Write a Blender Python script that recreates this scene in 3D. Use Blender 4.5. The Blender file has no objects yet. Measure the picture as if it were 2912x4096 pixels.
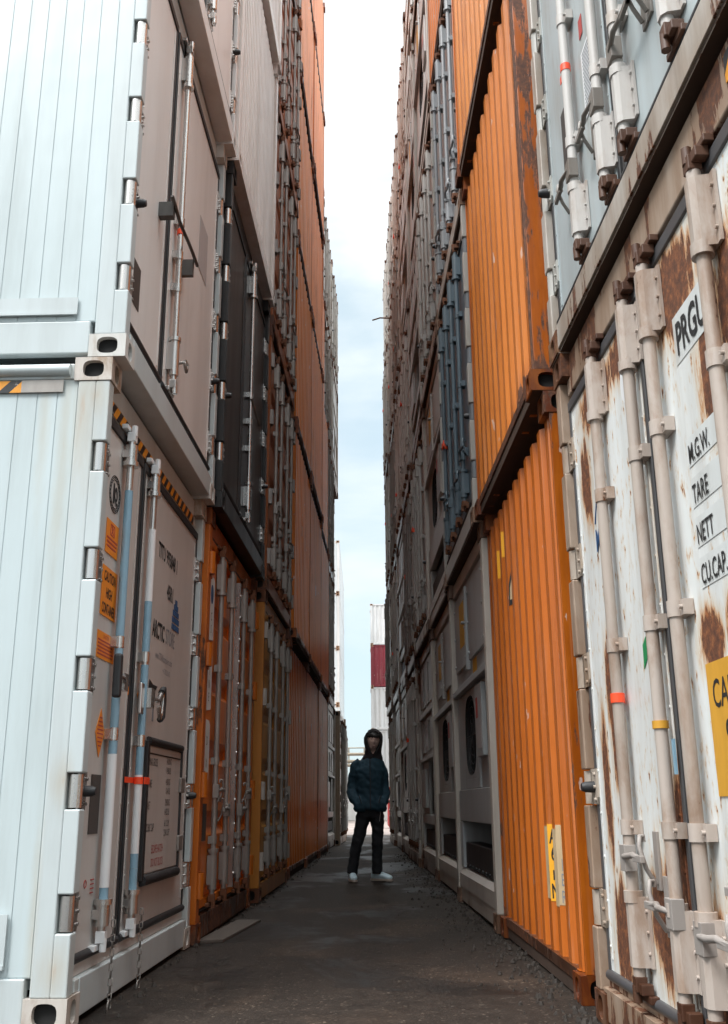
import bpy, bmesh, math, random
from mathutils import Vector, Matrix, noise as mnoise
random.seed(11)
PI = math.pi
sc = bpy.context.scene
C = bpy.data.collections.new("alley"); sc.collection.children.link(C)

# ------------------------------------------------------------------ materials
def nt(name):
    m = bpy.data.materials.new(name); m.use_nodes = True
    n = m.node_tree.nodes; l = m.node_tree.links
    for x in list(n): n.remove(x)
    out = n.new('ShaderNodeOutputMaterial'); b = n.new('ShaderNodeBsdfPrincipled')
    l.new(b.outputs[0], out.inputs[0])
    return m, n, l, b
def mathn(n, l, op, a, b=None, clamp=False):
    x = n.new('ShaderNodeMath'); x.operation = op; x.use_clamp = clamp
    for i, v in enumerate((a, b)):
        if v is None: continue
        if isinstance(v, (int, float)): x.inputs[i].default_value = v
        else: l.new(v, x.inputs[i])
    return x.outputs[0]
def mixc(n, l, fac, a, b, mode='MIX'):
    x = n.new('ShaderNodeMix'); x.data_type = 'RGBA'; x.blend_type = mode
    for i, v in ((0, fac), (6, a), (7, b)):
        if isinstance(v, (int, float)): x.inputs[i].default_value = v
        elif isinstance(v, tuple): x.inputs[i].default_value = (*v[:3], 1)
        else: l.new(v, x.inputs[i])
    return x.outputs[2]
def noise(n, l, vec, scale, detail=6, rough=.6, dist=0):
    x = n.new('ShaderNodeTexNoise'); x.inputs['Scale'].default_value = scale
    x.inputs['Detail'].default_value = detail; x.inputs['Roughness'].default_value = rough
    x.inputs['Distortion'].default_value = dist
    l.new(vec, x.inputs['Vector']); return x.outputs[0]
def scaled(n, l, vec, s):
    x = n.new('ShaderNodeVectorMath'); x.operation = 'MULTIPLY'; l.new(vec, x.inputs[0]); x.inputs[1].default_value = s
    return x.outputs[0]
def smooth(n, l, v, a, b):
    x = n.new('ShaderNodeMapRange'); x.interpolation_type = 'SMOOTHSTEP'
    l.new(v, x.inputs[0])
    for i, q in ((1, a), (2, b)):
        if isinstance(q, (int, float)): x.inputs[i].default_value = q
        else: l.new(q, x.inputs[i])
    return x.outputs[0]
def ramp(n, l, v, stops):
    x = n.new('ShaderNodeValToRGB'); l.new(v, x.inputs[0]); e = x.color_ramp.elements
    while len(e) < len(stops): e.new(.5)
    for i, (p, c) in enumerate(stops): e[i].position = p; e[i].color = (*c, 1)
    return x.outputs[0]
RUST = [(.25, (.035, .014, .009)), (.5, (.10, .036, .016)), (.75, (.24, .085, .028))]

def paint(name, rough=.5, patches=None, streak=1.0, chips=0.0, stain=(.42, .25, .12), spread=1.0, chalk_sheen=0.0, halo_gain=.62, axis=1, freq=1.0, pgain=.15, edge_rust=0.0):
    """weathered enamel; the colour is the object colour, its alpha is how rusty the piece is"""
    m, n, l, b = nt(name)
    tc = n.new('ShaderNodeTexCoord'); oi = n.new('ShaderNodeObjectInfo')
    off = mathn(n, l, 'MULTIPLY', oi.outputs['Random'], 43.0)
    add = n.new('ShaderNodeVectorMath'); add.operation = 'ADD'
    l.new(tc.outputs['Object'], add.inputs[0]); l.new(off, add.inputs[1])
    V = add.outputs[0]
    n1 = noise(n, l, scaled(n, l, V, (1, 1, .38)), 2.3 * freq, 10, .66, .3)
    n2 = noise(n, l, scaled(n, l, V, (1, 1, .07)), 16, 6, .6)
    m1 = mathn(n, l, 'ADD', mathn(n, l, 'MULTIPLY', n1, .72), mathn(n, l, 'MULTIPLY', n2, .28))
    rust = oi.outputs['Alpha']
    thr = mathn(n, l, 'SUBTRACT', .80, mathn(n, l, 'MULTIPLY', rust, .34))
    if edge_rust:                                            # wear gathers along the bottom and top rails
        sz = n.new('ShaderNodeSeparateXYZ'); l.new(tc.outputs['Object'], sz.inputs[0])
        lo_ = mathn(n, l, 'MULTIPLY', mathn(n, l, 'SUBTRACT', .28, sz.outputs[2], True), edge_rust * 3)
        hi_ = mathn(n, l, 'MULTIPLY', mathn(n, l, 'SUBTRACT', sz.outputs[2], 2.66, True), edge_rust * 3)
        m1 = mathn(n, l, 'ADD', m1, mathn(n, l, 'ADD', lo_, hi_))
    if patches:
        # peeled places with an outline of their own: (y, z, ry, rz) in container metres
        sep = n.new('ShaderNodeSeparateXYZ'); l.new(tc.outputs['Object'], sep.inputs[0])
        best = None
        edge = noise(n, l, scaled(n, l, tc.outputs['Object'], (1, 1, .17)), 22, 9, .72)
        for (py, pz, ry, rz) in patches:
            dy = mathn(n, l, 'DIVIDE', mathn(n, l, 'SUBTRACT', sep.outputs[axis], py), ry)
            dz = mathn(n, l, 'DIVIDE', mathn(n, l, 'SUBTRACT', sep.outputs[2], pz), rz)
            d = mathn(n, l, 'SQRT', mathn(n, l, 'ADD', mathn(n, l, 'MULTIPLY', dy, dy), mathn(n, l, 'MULTIPLY', dz, dz)))
            v = mathn(n, l, 'SUBTRACT', 1.0, d)
            best = v if best is None else mathn(n, l, 'MAXIMUM', best, v)
        pv = mathn(n, l, 'ADD', best, mathn(n, l, 'MULTIPLY', mathn(n, l, 'SUBTRACT', edge, .46), 2.7))
        if axis == 0: pv = mathn(n, l, 'SUBTRACT', pv, 1.5)
        m1 = mathn(n, l, 'MAXIMUM', m1, mathn(n, l, 'ADD', thr, mathn(n, l, 'MULTIPLY', pv, pgain)))
    if patches and axis == 1 and not chalk_sheen:
        fl = noise(n, l, scaled(n, l, V, (1, 1, .45)), 30, 5, .6)
        m1 = mathn(n, l, 'MAXIMUM', m1, mathn(n, l, 'ADD', thr, mathn(n, l, 'MULTIPLY', mathn(n, l, 'SUBTRACT', fl, .665), .9)))
        sp2 = noise(n, l, scaled(n, l, V, (1, 1, .05)), 9, 6, .65)
    thr2 = mathn(n, l, 'ADD', thr, .018)
    mask = smooth(n, l, m1, thr, thr2)
    halo = smooth(n, l, m1, mathn(n, l, 'SUBTRACT', thr, .17 * spread), thr2)
    base = oi.outputs['Color']
    n3 = noise(n, l, scaled(n, l, V, (1, 1, .1)), 5.5, 8, .65)
    grime = ramp(n, l, n3, [(.25, (.62, .58, .54)), (.5, (.93, .91, .89)), (.7, (1.04, 1.04, 1.04))])
    c1 = mixc(n, l, .75 * streak, base, mixc(n, l, 1.0, base, grime, 'MULTIPLY'))
    c1 = mixc(n, l, mathn(n, l, 'MULTIPLY', halo, mathn(n, l, 'MULTIPLY', mathn(n, l, 'ADD', rust, .25), halo_gain), True), c1, mixc(n, l, 1.0, c1, stain, 'MULTIPLY'))
    if chalk_sheen:
        n6 = noise(n, l, scaled(n, l, V, (1, 1, .018)), 30, 4, .6)
        n7 = noise(n, l, scaled(n, l, V, (1, 1, .4)), 2.0, 4, .6)
        ck = mathn(n, l, 'MULTIPLY', smooth(n, l, n6, .50, .62), smooth(n, l, n7, .40, .62))
        c1 = mixc(n, l, mathn(n, l, 'MULTIPLY', ck, chalk_sheen), c1, (.60, .42, .33))  # pale oxidised streaks, also painting the ridges' sky sheen into the orange
        dk = smooth(n, l, noise(n, l, scaled(n, l, V, (1, 1, .03)), 21, 5, .65), .54, .66)
        c1 = mixc(n, l, mathn(n, l, 'MULTIPLY', dk, .22), c1, mixc(n, l, 1.0, c1, (.42, .30, .26), 'MULTIPLY'))
    if chips:
        n4 = noise(n, l, scaled(n, l, V, (1, 1, .22)), 26, 3, .5)
        ch = smooth(n, l, n4, .70, .715)
        c1 = mixc(n, l, mathn(n, l, 'MULTIPLY', ch, chips), c1, (.62, .55, .5))
    if patches and not chalk_sheen: c1 = mixc(n, l, mathn(n, l, 'MULTIPLY', smooth(n, l, m1, mathn(n, l, 'SUBTRACT', thr, .035), thr), .75 if axis == 1 else .2), c1, (.50, .21, .055))
    n5 = noise(n, l, V, 34, 5, .7)
    rc = ramp(n, l, n5, RUST if not (patches and axis == 1 and not chalk_sheen) else [(.25, (.045, .017, .010)), (.5, (.13, .045, .019)), (.72, (.33, .115, .036))])
    col = mixc(n, l, mask, c1, rc)
    l.new(col, b.inputs['Base Color'])
    r = mathn(n, l, 'ADD', mathn(n, l, 'MULTIPLY', mask, .4), mathn(n, l, 'ADD', rough - .1, mathn(n, l, 'MULTIPLY', n3, .2)))
    l.new(r, b.inputs['Roughness'])
    bp = n.new('ShaderNodeBump'); bp.inputs['Strength'].default_value = .25; bp.inputs['Distance'].default_value = .007
    big = noise(n, l, V, 3.2, 2, .5)
    hgt = mathn(n, l, 'ADD', mathn(n, l, 'MULTIPLY', big, 1.6), mathn(n, l, 'MULTIPLY', mask, mathn(n, l, 'SUBTRACT', n5, .9)))
    l.new(hgt, bp.inputs['Height']); l.new(bp.outputs[0], b.inputs['Normal'])
    return m
def flat(name, c, rough=.6, metal=0, var=.25, sc_=18, stretch=.3):
    m, n, l, b = nt(name)
    tc = n.new('ShaderNodeTexCoord')
    v = noise(n, l, scaled(n, l, tc.outputs['Object'], (1, 1, stretch)), sc_, 6, .65)
    col = mixc(n, l, v, tuple(x * (1 - var) for x in c), tuple(min(1, x * (1 + var)) for x in c))
    l.new(col, b.inputs['Base Color'])
    l.new(mathn(n, l, 'ADD', rough - .1, mathn(n, l, 'MULTIPLY', v, .2)), b.inputs['Roughness']); b.inputs['Metallic'].default_value = metal
    return m

PAINT = paint('weathered_paint', .36, chips=.0, edge_rust=.10)
PAINT_ORANGE = paint('weathered_orange_paint', .30, chips=.6, stain=(.45, .3, .2), chalk_sheen=.16, edge_rust=.13)
PAINT_ORANGE_RUST = paint('rust_eaten_orange_paint', .34, [(-1.16, .5, .05, .8), (-1.15, 1.7, .07, .9), (-1.17, 2.4, .05, .5), (-.9, .1, .4, .12)], chips=.6, stain=(.45, .3, .2), chalk_sheen=.15, edge_rust=.13)
PAINT_CLEAN = paint('clean_paint', .33, streak=.55)
PAINT_GLOSS = paint('glossy_white_paint', .22, streak=1.0, halo_gain=.4)
PAINT_ROD = paint('chipped_bar_paint', .5, freq=3.0, streak=1.0, halo_gain=.9, stain=(.55, .36, .22))
PAINT_CAST = paint('chipped_casting_paint', .45, freq=3.2, streak=1.0, halo_gain=.9)
PAINT_STAINED = paint('stained_white_paint', .34, [(.12, 2.62, .05, .30), (.20, 2.45, .025, .5), (.07, 2.70, .06, .10), (.30, 2.55, .02, .3), (.08, .95, .035, .07), (.06, .22, .05, .08), (.16, .38, .015, .3)], streak=.7, stain=(.80, .56, .34), halo_gain=1.3, axis=0, pgain=.06, spread=1.0)
STEEL = flat('stainless_steel', (.60, .58, .56), .27, .9, .05, 6)
GALV = flat('galvanised_steel', (.30, .28, .26), .5, .55, .3)
DARKST = flat('dull_dark_steel', (.10, .095, .09), .5, .4, .3)
RUBBER = flat('black_rubber', (.022, .022, .024), .55, 0, .4)
RUSTY = flat('rusted_steel', (.13, .05, .022), .85, 0, .7, 22, .6)
BLACK = flat('black_ink', (.015, .015, .016), .6)
NAVY = flat('blue_ink', (.03, .09, .22), .6)
GREYINK = flat('grey_ink', (.22, .24, .27), .6)
REDINK = flat('red_ink', (.42, .06, .05), .6)
ORANGE = flat('orange_sticker', (.78, .25, .015), .5, 0, .1)
YELLOW = flat('yellow_sticker', (.62, .31, .03), .55, 0, .25)
AMBER = flat('amber_sticker', (.95, .45, .03), .5, 0, .1)
WHITE = flat('white_sticker', (.75, .76, .77), .5, 0, .08)
GREYST = flat('grey_placard', (.42, .40, .40), .55, 0, .15)
DARKPL = flat('dark_plate', (.05, .042, .038), .6, 0, .35)
TAPE = flat('red_tape', (.95, .085, .025), .45, 0, .06)
GREEN = flat('green_sticker', (.01, .22, .07), .5)
FILM = flat('blue_film', (.24, .40, .51), .25, 0, .2)
GRIMY = flat('grimy_underside', (.055, .032, .021), .9, 0, .5, 9, 1)
HOLE = flat('interior_shade', (.012, .012, .012), .9)  # near-black paint for the shade inside castings, fan throats and recesses
PALE = flat('pale_old_paint', (.68, .715, .72), .45, 0, .12, 9)
CREAM = flat('cream_sticker', (.55, .42, .25), .7, 0, .4)

def hazard_mat():
    m, n, l, b = nt('hazard_tape')
    tc = n.new('ShaderNodeTexCoord'); sep = n.new('ShaderNodeSeparateXYZ'); l.new(tc.outputs['Object'], sep.inputs[0])
    s = mathn(n, l, 'ADD', mathn(n, l, 'ADD', sep.outputs[1], sep.outputs[0]), mathn(n, l, 'MULTIPLY', sep.outputs[2], 1.0))
    f = mathn(n, l, 'FRACT', mathn(n, l, 'MULTIPLY', s, 8.6))
    g = smooth(n, l, f, .47, .50)
    col = mixc(n, l, g, (.02, .021, .024), (.75, .30, .02))
    nz = noise(n, l, tc.outputs['Object'], 30, 6, .7)
    col = mixc(n, l, smooth(n, l, nz, .62, .66), col, (.35, .32, .30))
    l.new(col, b.inputs['Base Color']); b.inputs['Roughness'].default_value = .5
    return m
HAZ = hazard_mat()

# ------------------------------------------------------------------ mesh builder
W2 = 1.219
USH = 0.0
def P(u, z, w): return Vector((-w, W2 - u - USH, z))        # face coordinates -> container coordinates
def ID(x, y, z): return Vector((x, y, z))
class MB:
    def __init__(s, f=None): s.v = []; s.f = []; s.sm = []; s.mi = []; s.fn = f or P; s.m = 0
    def add(s, pts, faces, smooth=False):
        o = len(s.v); s.v += [s.fn(*p) for p in pts]
        for f in faces: s.f.append([o + i for i in f]); s.sm.append(smooth); s.mi.append(s.m)
    def box(s, a0, a1, b0, b1, c0, c1):
        p = [(a, b, c) for a in (a0, a1) for b in (b0, b1) for c in (c0, c1)]
        s.add(p, [(0, 1, 3, 2), (4, 6, 7, 5), (0, 4, 5, 1), (2, 3, 7, 6), (0, 2, 6, 4), (1, 5, 7, 3)])
        return s
    def prism(s, poly, c0, c1, axes=(0, 1, 2)):
        n = len(poly); pts = []
        for c in (c0, c1):
            for a, b in poly:
                q = [0, 0, 0]; q[axes[0]] = a; q[axes[1]] = b; q[axes[2]] = c; pts.append(tuple(q))
        s.add(pts, [tuple(range(n)), tuple(range(2 * n - 1, n - 1, -1))] + [(i, (i + 1) % n, n + (i + 1) % n, n + i) for i in range(n)])
        return s
    def tube(s, path, r, n=10, cap=True):
        path = [Vector(p) for p in path]; rs = r if isinstance(r, (list, tuple)) else [r] * len(path)
        rings = []; nrm = None
        for i, p in enumerate(path):
            t = (path[min(i + 1, len(path) - 1)] - path[max(i - 1, 0)]).normalized()
            if nrm is None:
                a = Vector((0, 0, 1)) if abs(t.z) < .9 else Vector((1, 0, 0)); nrm = t.cross(a).normalized()
            nrm = (nrm - t * nrm.dot(t)).normalized(); bn = t.cross(nrm)
            rings.append([tuple(p + nrm * (rs[i] * math.cos(2 * PI * k / n)) + bn * (rs[i] * math.sin(2 * PI * k / n))) for k in range(n)])
        pts = [q for rg in rings for q in rg]
        s.add(pts, [(i * n + k, i * n + (k + 1) % n, (i + 1) * n + (k + 1) % n, (i + 1) * n + k) for i in range(len(path) - 1) for k in range(n)], True)
        if cap:
            s.add(rings[0], [tuple(range(n))]); s.add(rings[-1], [tuple(range(n))])
        return s
    def cyl(s, u, w, z0, z1, r, n=12): return s.tube([(u, z0, w), (u, z1, w)], r, n)
    def ring(s, c, A, B, a, b, ra, rb, N, depth, n=20, cap=False):
        c = Vector(c); A = Vector(A); B = Vector(B); N = Vector(N)
        ang = sorted([2 * PI * i / n for i in range(n)] + [math.atan2(b * sy, a * sx) % (2 * PI) for sx in (-1, 1) for sy in (-1, 1)])
        O, I, D = [], [], []
        for t in ang:
            ct, st = math.cos(t), math.sin(t)
            k = min(a / abs(ct) if abs(ct) > 1e-6 else 9, b / abs(st) if abs(st) > 1e-6 else 9)
            e = (abs(ct / ra) ** 3 + abs(st / rb) ** 3) ** (-1 / 3)
            O.append(tuple(c + A * (ct * k) + B * (st * k))); I.append(tuple(c + A * (ct * e) + B * (st * e)))
            D.append(tuple(c + A * (ct * e) + B * (st * e) - N * depth))
        m = len(ang)
        s.add(O + I, [(i, (i + 1) % m, m + (i + 1) % m, m + i) for i in range(m)])
        if getattr(s, 'dark', False): s.m = 1
        s.add(I + D, [(i, (i + 1) % m, m + (i + 1) % m, m + i) for i in range(m)]); s.m = 0
        if cap: s.m = 1; s.add(D, [tuple(range(m))]); s.m = 0
        return s
    def wave(s, a0, a1, n, lo, hi, b0, b1, horizontal=False, duty=(.30, .2, .30, .2)):
        pts = []
        p = (a1 - a0) / n
        for i in range(n):
            x = a0 + i * p
            pts += [(x, lo), (x + p * duty[0] * .5, lo), (x + p * (duty[0] * .5 + duty[1]), hi), (x + p * (duty[0] * .5 + duty[1] + duty[2]), hi), (x + p * (duty[0] * .5 + duty[1] * 2 + duty[2]), lo)]
        pts.append((a1, lo))
        q = []
        for b in (b0, b1): q += [((b, x, w) if horizontal else (x, b, w)) for x, w in pts]
        m = len(pts); s.add(q, [(i, i + 1, m + i + 1, m + i) for i in range(m - 1)])
        return s
    def build(s, name, mat, parent=None, bevel=0, role=None, extra=()):
        bm = bmesh.new(); vs = [bm.verts.new(v) for v in s.v]
        for f, sm, mi in zip(s.f, s.sm, s.mi):
            try:
                x = bm.faces.new([vs[i] for i in f]); x.smooth = sm; x.material_index = mi
            except ValueError: pass
        bmesh.ops.recalc_face_normals(bm, faces=bm.faces)
        if bevel:
            ed = [e for e in bm.edges if len(e.link_faces) == 2 and e.calc_face_angle(0) > .6 and not (e.link_faces[0].smooth and e.link_faces[1].smooth)]
            bmesh.ops.bevel(bm, geom=ed, offset=bevel, segments=2, affect='EDGES', profile=.5, clamp_overlap=True)
        me = bpy.data.meshes.new(name); bm.to_mesh(me); bm.free(); me.materials.append(mat)
        for e in extra: me.materials.append(e)
        o = bpy.data.objects.new(name, me); C.objects.link(o)
        if parent: o.parent = parent
        if role: ROLE[me.name] = role
        return o
ROLE = {}
def tag(o, label=None, cat=None, group=None, kind=None):
    if label: o['label'] = label
    if cat: o['category'] = cat
    if group: o['group'] = group
    if kind: o['kind'] = kind
    return o
def empty(name, loc=(0, 0, 0), rz=0):
    o = bpy.data.objects.new(name, None); C.objects.link(o); o.location = loc; o.rotation_euler = (0, 0, rz); o.empty_display_size = .3
    return o
def copy_tree(o, parent=None):
    c = o.copy(); C.objects.link(c)
    if parent: c.parent = parent
    for ch in list(o.children): copy_tree(ch, c)
    return c
def recolour(o, cols):
    for ch in o.children:
        if ch.type == 'MESH':
            r = ROLE.get(ch.data.name)
            if r: ch.color = cols.get(r, cols['frame'])
        recolour(ch, cols)
def text(mb, s, u, z, size, w, sx=.75, align='LEFT', rot=0, bold=0):
    cu = bpy.data.curves.new('t', 'FONT'); cu.body = s; cu.size = size; cu.align_x = align; cu.resolution_u = 3; cu.offset = bold
    cu.space_line = 1.0
    ob = bpy.data.objects.new('t', cu); sc.collection.objects.link(ob)
    bpy.context.view_layer.update()
    me = bpy.data.meshes.new_from_object(ob.evaluated_get(bpy.context.evaluated_depsgraph_get()))
    cr, sr = math.cos(rot), math.sin(rot)
    pts = [(u + (v.co.x * sx) * cr - v.co.y * sr, z + (v.co.x * sx) * sr + v.co.y * cr, w) for v in me.vertices]
    mb.add(pts, [tuple(p.vertices) for p in me.polygons])
    bpy.data.objects.remove(ob); bpy.data.curves.remove(cu); bpy.data.meshes.remove(me)
    return mb
def sticker(root, name, u0, u1, z0, z1, w, mat, label=None):
    o = MB().box(u0, u1, z0, z1, w, w + .002).build(name, mat, root)
    if label: o['label'] = label
    return o

# ------------------------------------------------------------------ container kit
NR = 11
H = 2.896; WID = 2.438; LEN = 12.19
def casting(root, right, top, wc, wd=.17, back=False, mat=None):
    u0, u1 = (WID - .165, WID + .004) if right else (-.004, .165)
    z0, z1 = (H - .118, H) if top else (0, .118)
    w1, w0 = wc, wc - .178
    if back: w0, w1 = -LEN - .004, -LEN + .17
    m = MB(); uc, zc = (u0 + u1) / 2, (z0 + z1) / 2
    fw, bw = (w0, w1) if back else (w1, w0)
    m.ring((uc, zc, fw), (1, 0, 0), (0, 1, 0), (u1 - u0) / 2, (z1 - z0) / 2, .034, .044, (0, 0, -1 if back else 1), .03, cap=True)
    us, ui = (u1, u0) if right else (u0, u1)
    m.ring((us, zc, (w0 + w1) / 2), (0, 0, 1), (0, 1, 0), (w1 - w0) / 2, (z1 - z0) / 2, .05, .042, (1 if right else -1, 0, 0), .03, cap=True)
    m.add([(u0, z0, bw), (u1, z0, bw), (u1, z1, bw), (u0, z1, bw)], [(0, 1, 2, 3)])
    m.add([(ui, z0, w0), (ui, z1, w0), (ui, z1, w1), (ui, z0, w1)], [(0, 1, 2, 3)])
    for z in (z0, z1): m.add([(u0, z, w0), (u1, z, w0), (u1, z, w1), (u0, z, w1)], [(0, 1, 2, 3)])
    return m.build('corner_casting', PAINT_CAST, root, 0, 'cast', (HOLE,))
def shell(root, kind, wp, mat=None, side_z=(.17, 2.78), wh=-.1, ws=0, hz=.125, sill_z=(.02, .17), seg=None, under=None, pw=.105):
    """castings, frame and body shared by every kind"""
    mat = mat or PAINT
    for r in (0, 1):
        for t in (0, 1):
            casting(root, r, t, wp + .006, mat=mat)
            casting(root, r, t, wp, back=True, mat=mat)
    f = MB()
    for r in (0, 1):
        a = lambda x: WID - x if r else x
        bx = lambda x0, x1, *q: f.box(min(a(x0), a(x1)), max(a(x0), a(x1)), *q)
        if seg:
            bx(.0, .105, .119, H - .119, -.15, wp - .066)
            z = .119
            for zc in seg + [None]:
                z1 = (zc - .074) if zc else H - .119
                bx(0, .075, z, z1, wp - .067, wp)
                if zc: z = zc + .074
        else:
            bx(0, pw, .119, H - .119, -.15, wp - (.02 if pw < .05 else 0))
        bx(.0, .06, H - .11, H - .03, -LEN + .171, wp - .173); bx(.0, .05, .02, .19, -LEN + .171, wp - .173)
        bx(0, .12, .119, H - .119, -LEN, -LEN + .14)
    f.box(.166, WID - .166, H - hz, H - .012, -.13, wh)
    f.box(.106, .165, H - hz, H - .119, -.13, wh); f.box(WID - .165, WID - .106, H - hz, H - .119, -.13, wh)
    f.box(.106, .165, .119, sill_z[1], -.13, ws - .002); f.box(WID - .165, WID - .106, .119, sill_z[1], -.13, ws - .002)
    f.box(.13, WID - .13, .02, .2, -LEN, -LEN + .1); f.box(.13, WID - .13, H - .2, H - .03, -LEN, -LEN + .1)
    f.build('frame', mat, root, .004 if pw < .05 else .006, 'frame')
    q = MB().box(.166, WID - .166, sill_z[0], sill_z[1], -.13, ws)
    if under: q.m = 1; q.box(.166, WID - .166, .004, sill_z[0] - .001, -.30, ws - .008); q.box(-.0, .165, -.003, .0, -.17, wp - .002); q.box(WID - .165, WID, -.003, .0, -.17, wp - .002)
    q.build('bottom_sill', mat, root, .005, 'sill', (under,) if under else ())
    b = MB()
    if kind == 'reefer':
        for r in (0, 1):
            a = lambda x: WID - x if r else x
            x = -.152; k = 0
            b.box(min(a(.07), a(.012)), max(a(.07), a(.012)), side_z[0] + .02, side_z[1] + .02, -LEN + .15, -.152)
            while x > -LEN + .4:
                b.box(min(a(.0115), a(.009)), max(a(.0115), a(.009)), side_z[0] + .025, side_z[1] + .015, x - .0915, x - .0035); x -= .095; k += 1
        b.box(.07, WID - .07, .14, .2, -LEN + .11, -.152); b.box(.061, WID - .061, H - .08, H - .045, -LEN + .11, -.18); b.box(.13, WID - .13, .2, H - .2, -LEN + .01, -LEN + .06)
    else:
        for r in (0, 1):
            lo, hi = (WID - .055, WID - .015) if r else (.055, .015)
            p = []; n = 43; L0, L1 = -.152, -LEN + .15; d = (L1 - L0) / n
            for i in range(n):
                x = L0 + d * i
                p += [(x, lo), (x + d * .26, lo), (x + d * .5, hi), (x + d * .76, hi)]
            p.append((L1, lo))
            q = [(u, z, w) for z in (.16, H - .1) for w, u in p]; m = len(p)
            b.add(q, [(i, i + 1, m + i + 1, m + i) for i in range(m - 1)])
        b.box(.06, WID - .06, .14, .18, -LEN + .11, -.152); b.box(.061, WID - .061, H - .07, H - .045, -LEN + .11, -.18); b.box(.13, WID - .13, .2, H - .2, -LEN + .02, -LEN + .06)
    b.build('body', mat, root, 0, 'body')

def lock_rod(root, u, w, r, z0, z1, mat, bz, sleeve=(.03, .28, .025), wdoor=-.03, guide_mat=None, keeper=None, bulky=False):
    rd = MB().cyl(u, w, z0, z1, r, 14).build('lock_rod', mat, root, 0, 'rod')
    for z in bz:
        k = MB()
        k.box(u - r - .012, u + r + .03, z - .024, z + .024, wdoor + .002, w - r * .3)
        k.cyl(u, w, z - .026, z + .026, r + .005, 14)
        for s in (1,): k.tube([(u + s * (r + .02), z, w - r * .35), (u + s * (r + .02), z, w - r * .35 + .012)], .007, 6)
        k.build('rod_bracket', guide_mat or mat, rd, 0, 'rod')
    zb = sleeve[1]
    for top in (0, 1):
        k = MB()
        za, zc = ((z1 - zb, z1 - sleeve[0]) if top else (z0 + sleeve[0], z0 + zb))
        if bulky:
            poly = [(u - .040, wdoor + .002), (u - .030, w + .010), (u - .014, w + .026), (u + .014, w + .026), (u + .030, w + .010), (u + .040, wdoor + .002)]
            k.prism(poly, za, zc, (0, 2, 1))
            k.box(u + .04, u + .062, za, zc, wdoor + .002, wdoor + .012)
            for q in (.2, .5, .8): k.tube([(u + .051, za + (zc - za) * q, wdoor + .01), (u + .051, za + (zc - za) * q, wdoor + .02)], .007, 6)
            e = zc if not top else za
            k.cyl(u, w, e - .02, e + .02, r + .012, 14)
        else:
            k.cyl(u, w, za, zc, r + sleeve[2] * .45, 14); k.cyl(u, w, (zc if not top else za) - .012, (zc if not top else za) + .012, r + sleeve[2] * .75, 14)
            k.box(u - .035, u + .035, za + .03, zc - .03, wdoor + .002, w)
        k.build('rod_sleeve', guide_mat or mat, rd, 0, 'rod')
        c = MB(); e = z1 if top else z0; s = 1 if top else -1
        c.box(u - .022, u + .022, min(e, e + s * .05), max(e, e + s * .05), w - .02, w + .022)
        c.box(u + .02, u + .055, min(e + s * .02, e + s * .055), max(e + s * .02, e + s * .055), w - .03, w + .012)
        c.cyl(u - .005, w + .012, min(e + s * .03, e + s * .085), max(e + s * .03, e + s * .085), .016, 8)
        c.box(u - .06, u + .075, min(e + s * .055, e + s * .08), max(e + s * .055, e + s * .08), wdoor, w - .008)
        c.build('cam_keeper', keeper or guide_mat or mat, rd, .003, 'keeper' if not keeper else None)
    return rd
def hinge(root, u, z, right, mat, w=.0, wdoor=-.03, h=.14, wide=.11, bumper=False, chamfer=False, knuckle=.03):
    s = -1 if right else 1
    m = MB(); m.cyl(u, w, z - h / 2, z + h / 2, knuckle, 14)
    a0, a1 = u + s * knuckle * .6, u + s * (knuckle + wide)
    if chamfer:
        z0, z1 = z - h * .75, z + h * .55
        poly = [(u, z - h / 2), (a1 - s * .02, z0 + .03), (a1, z0 + .06), (a1, z1), (u + s * .04, z1), (u, z + h / 2)]
        m.prism(poly, wdoor + .001, wdoor + .012, (0, 1, 2)); m.prism([(u, z - h / 2), (u + s * .05, z - h * .55), (u + s * .05, z + h / 2), (u, z + h / 2)], wdoor + .012, w + .01, (0, 1, 2))
    else:
        m.box(min(a0, a1), max(a0, a1), z - h / 2 - .012, z + h / 2 + .012, wdoor + .001, wdoor + .01)
        m.box(min(u, u + s * .05), max(u, u + s * .05), z - h / 2, z + h / 2, wdoor + .001, w + knuckle * .6)
    bt = m
    for q in (-.38, .0, .38):
        for t in ((.62, .92) if not chamfer else (.86,)):
            bu = u + s * (knuckle + wide * t) - s * .012; zz = z + h * q
            bt.tube([(bu, zz, wdoor + .011), (bu, zz, wdoor + .021)], .008, 6)
    o = m.build('hinge', mat, root, 0, 'hinge')
    if bumper:
        bu = u + s * (knuckle + wide * .5)
        MB().tube([(bu, z, wdoor + .01), (bu, z, wdoor + .05), (bu, z, wdoor + .066)], [.024, .022, .016], 12).build('bumper', RUBBER, o)
    return o
def gaskets(root, leaves, z0, z1, w, mat, th=.035, bottom=.05, top=.04):
    g = MB()
    for a, b in leaves:
        g.box(a - th * .5, a + th * .3, z0, z1, -.07, w); g.box(b - th * .3, b + th * .5, z0, z1, -.07, w)
        g.tube([(a - th * .4, z0 + .008, w - .006), (b + th * .4, z0 + .008, w - .006)], bottom * .42, 10)
        g.box(a - th * .4, b + th * .4, z1 - top, z1 + .01, -.07, w + .004)
    return g.build('door_gasket', mat, root, .004, 'gasket')
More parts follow.
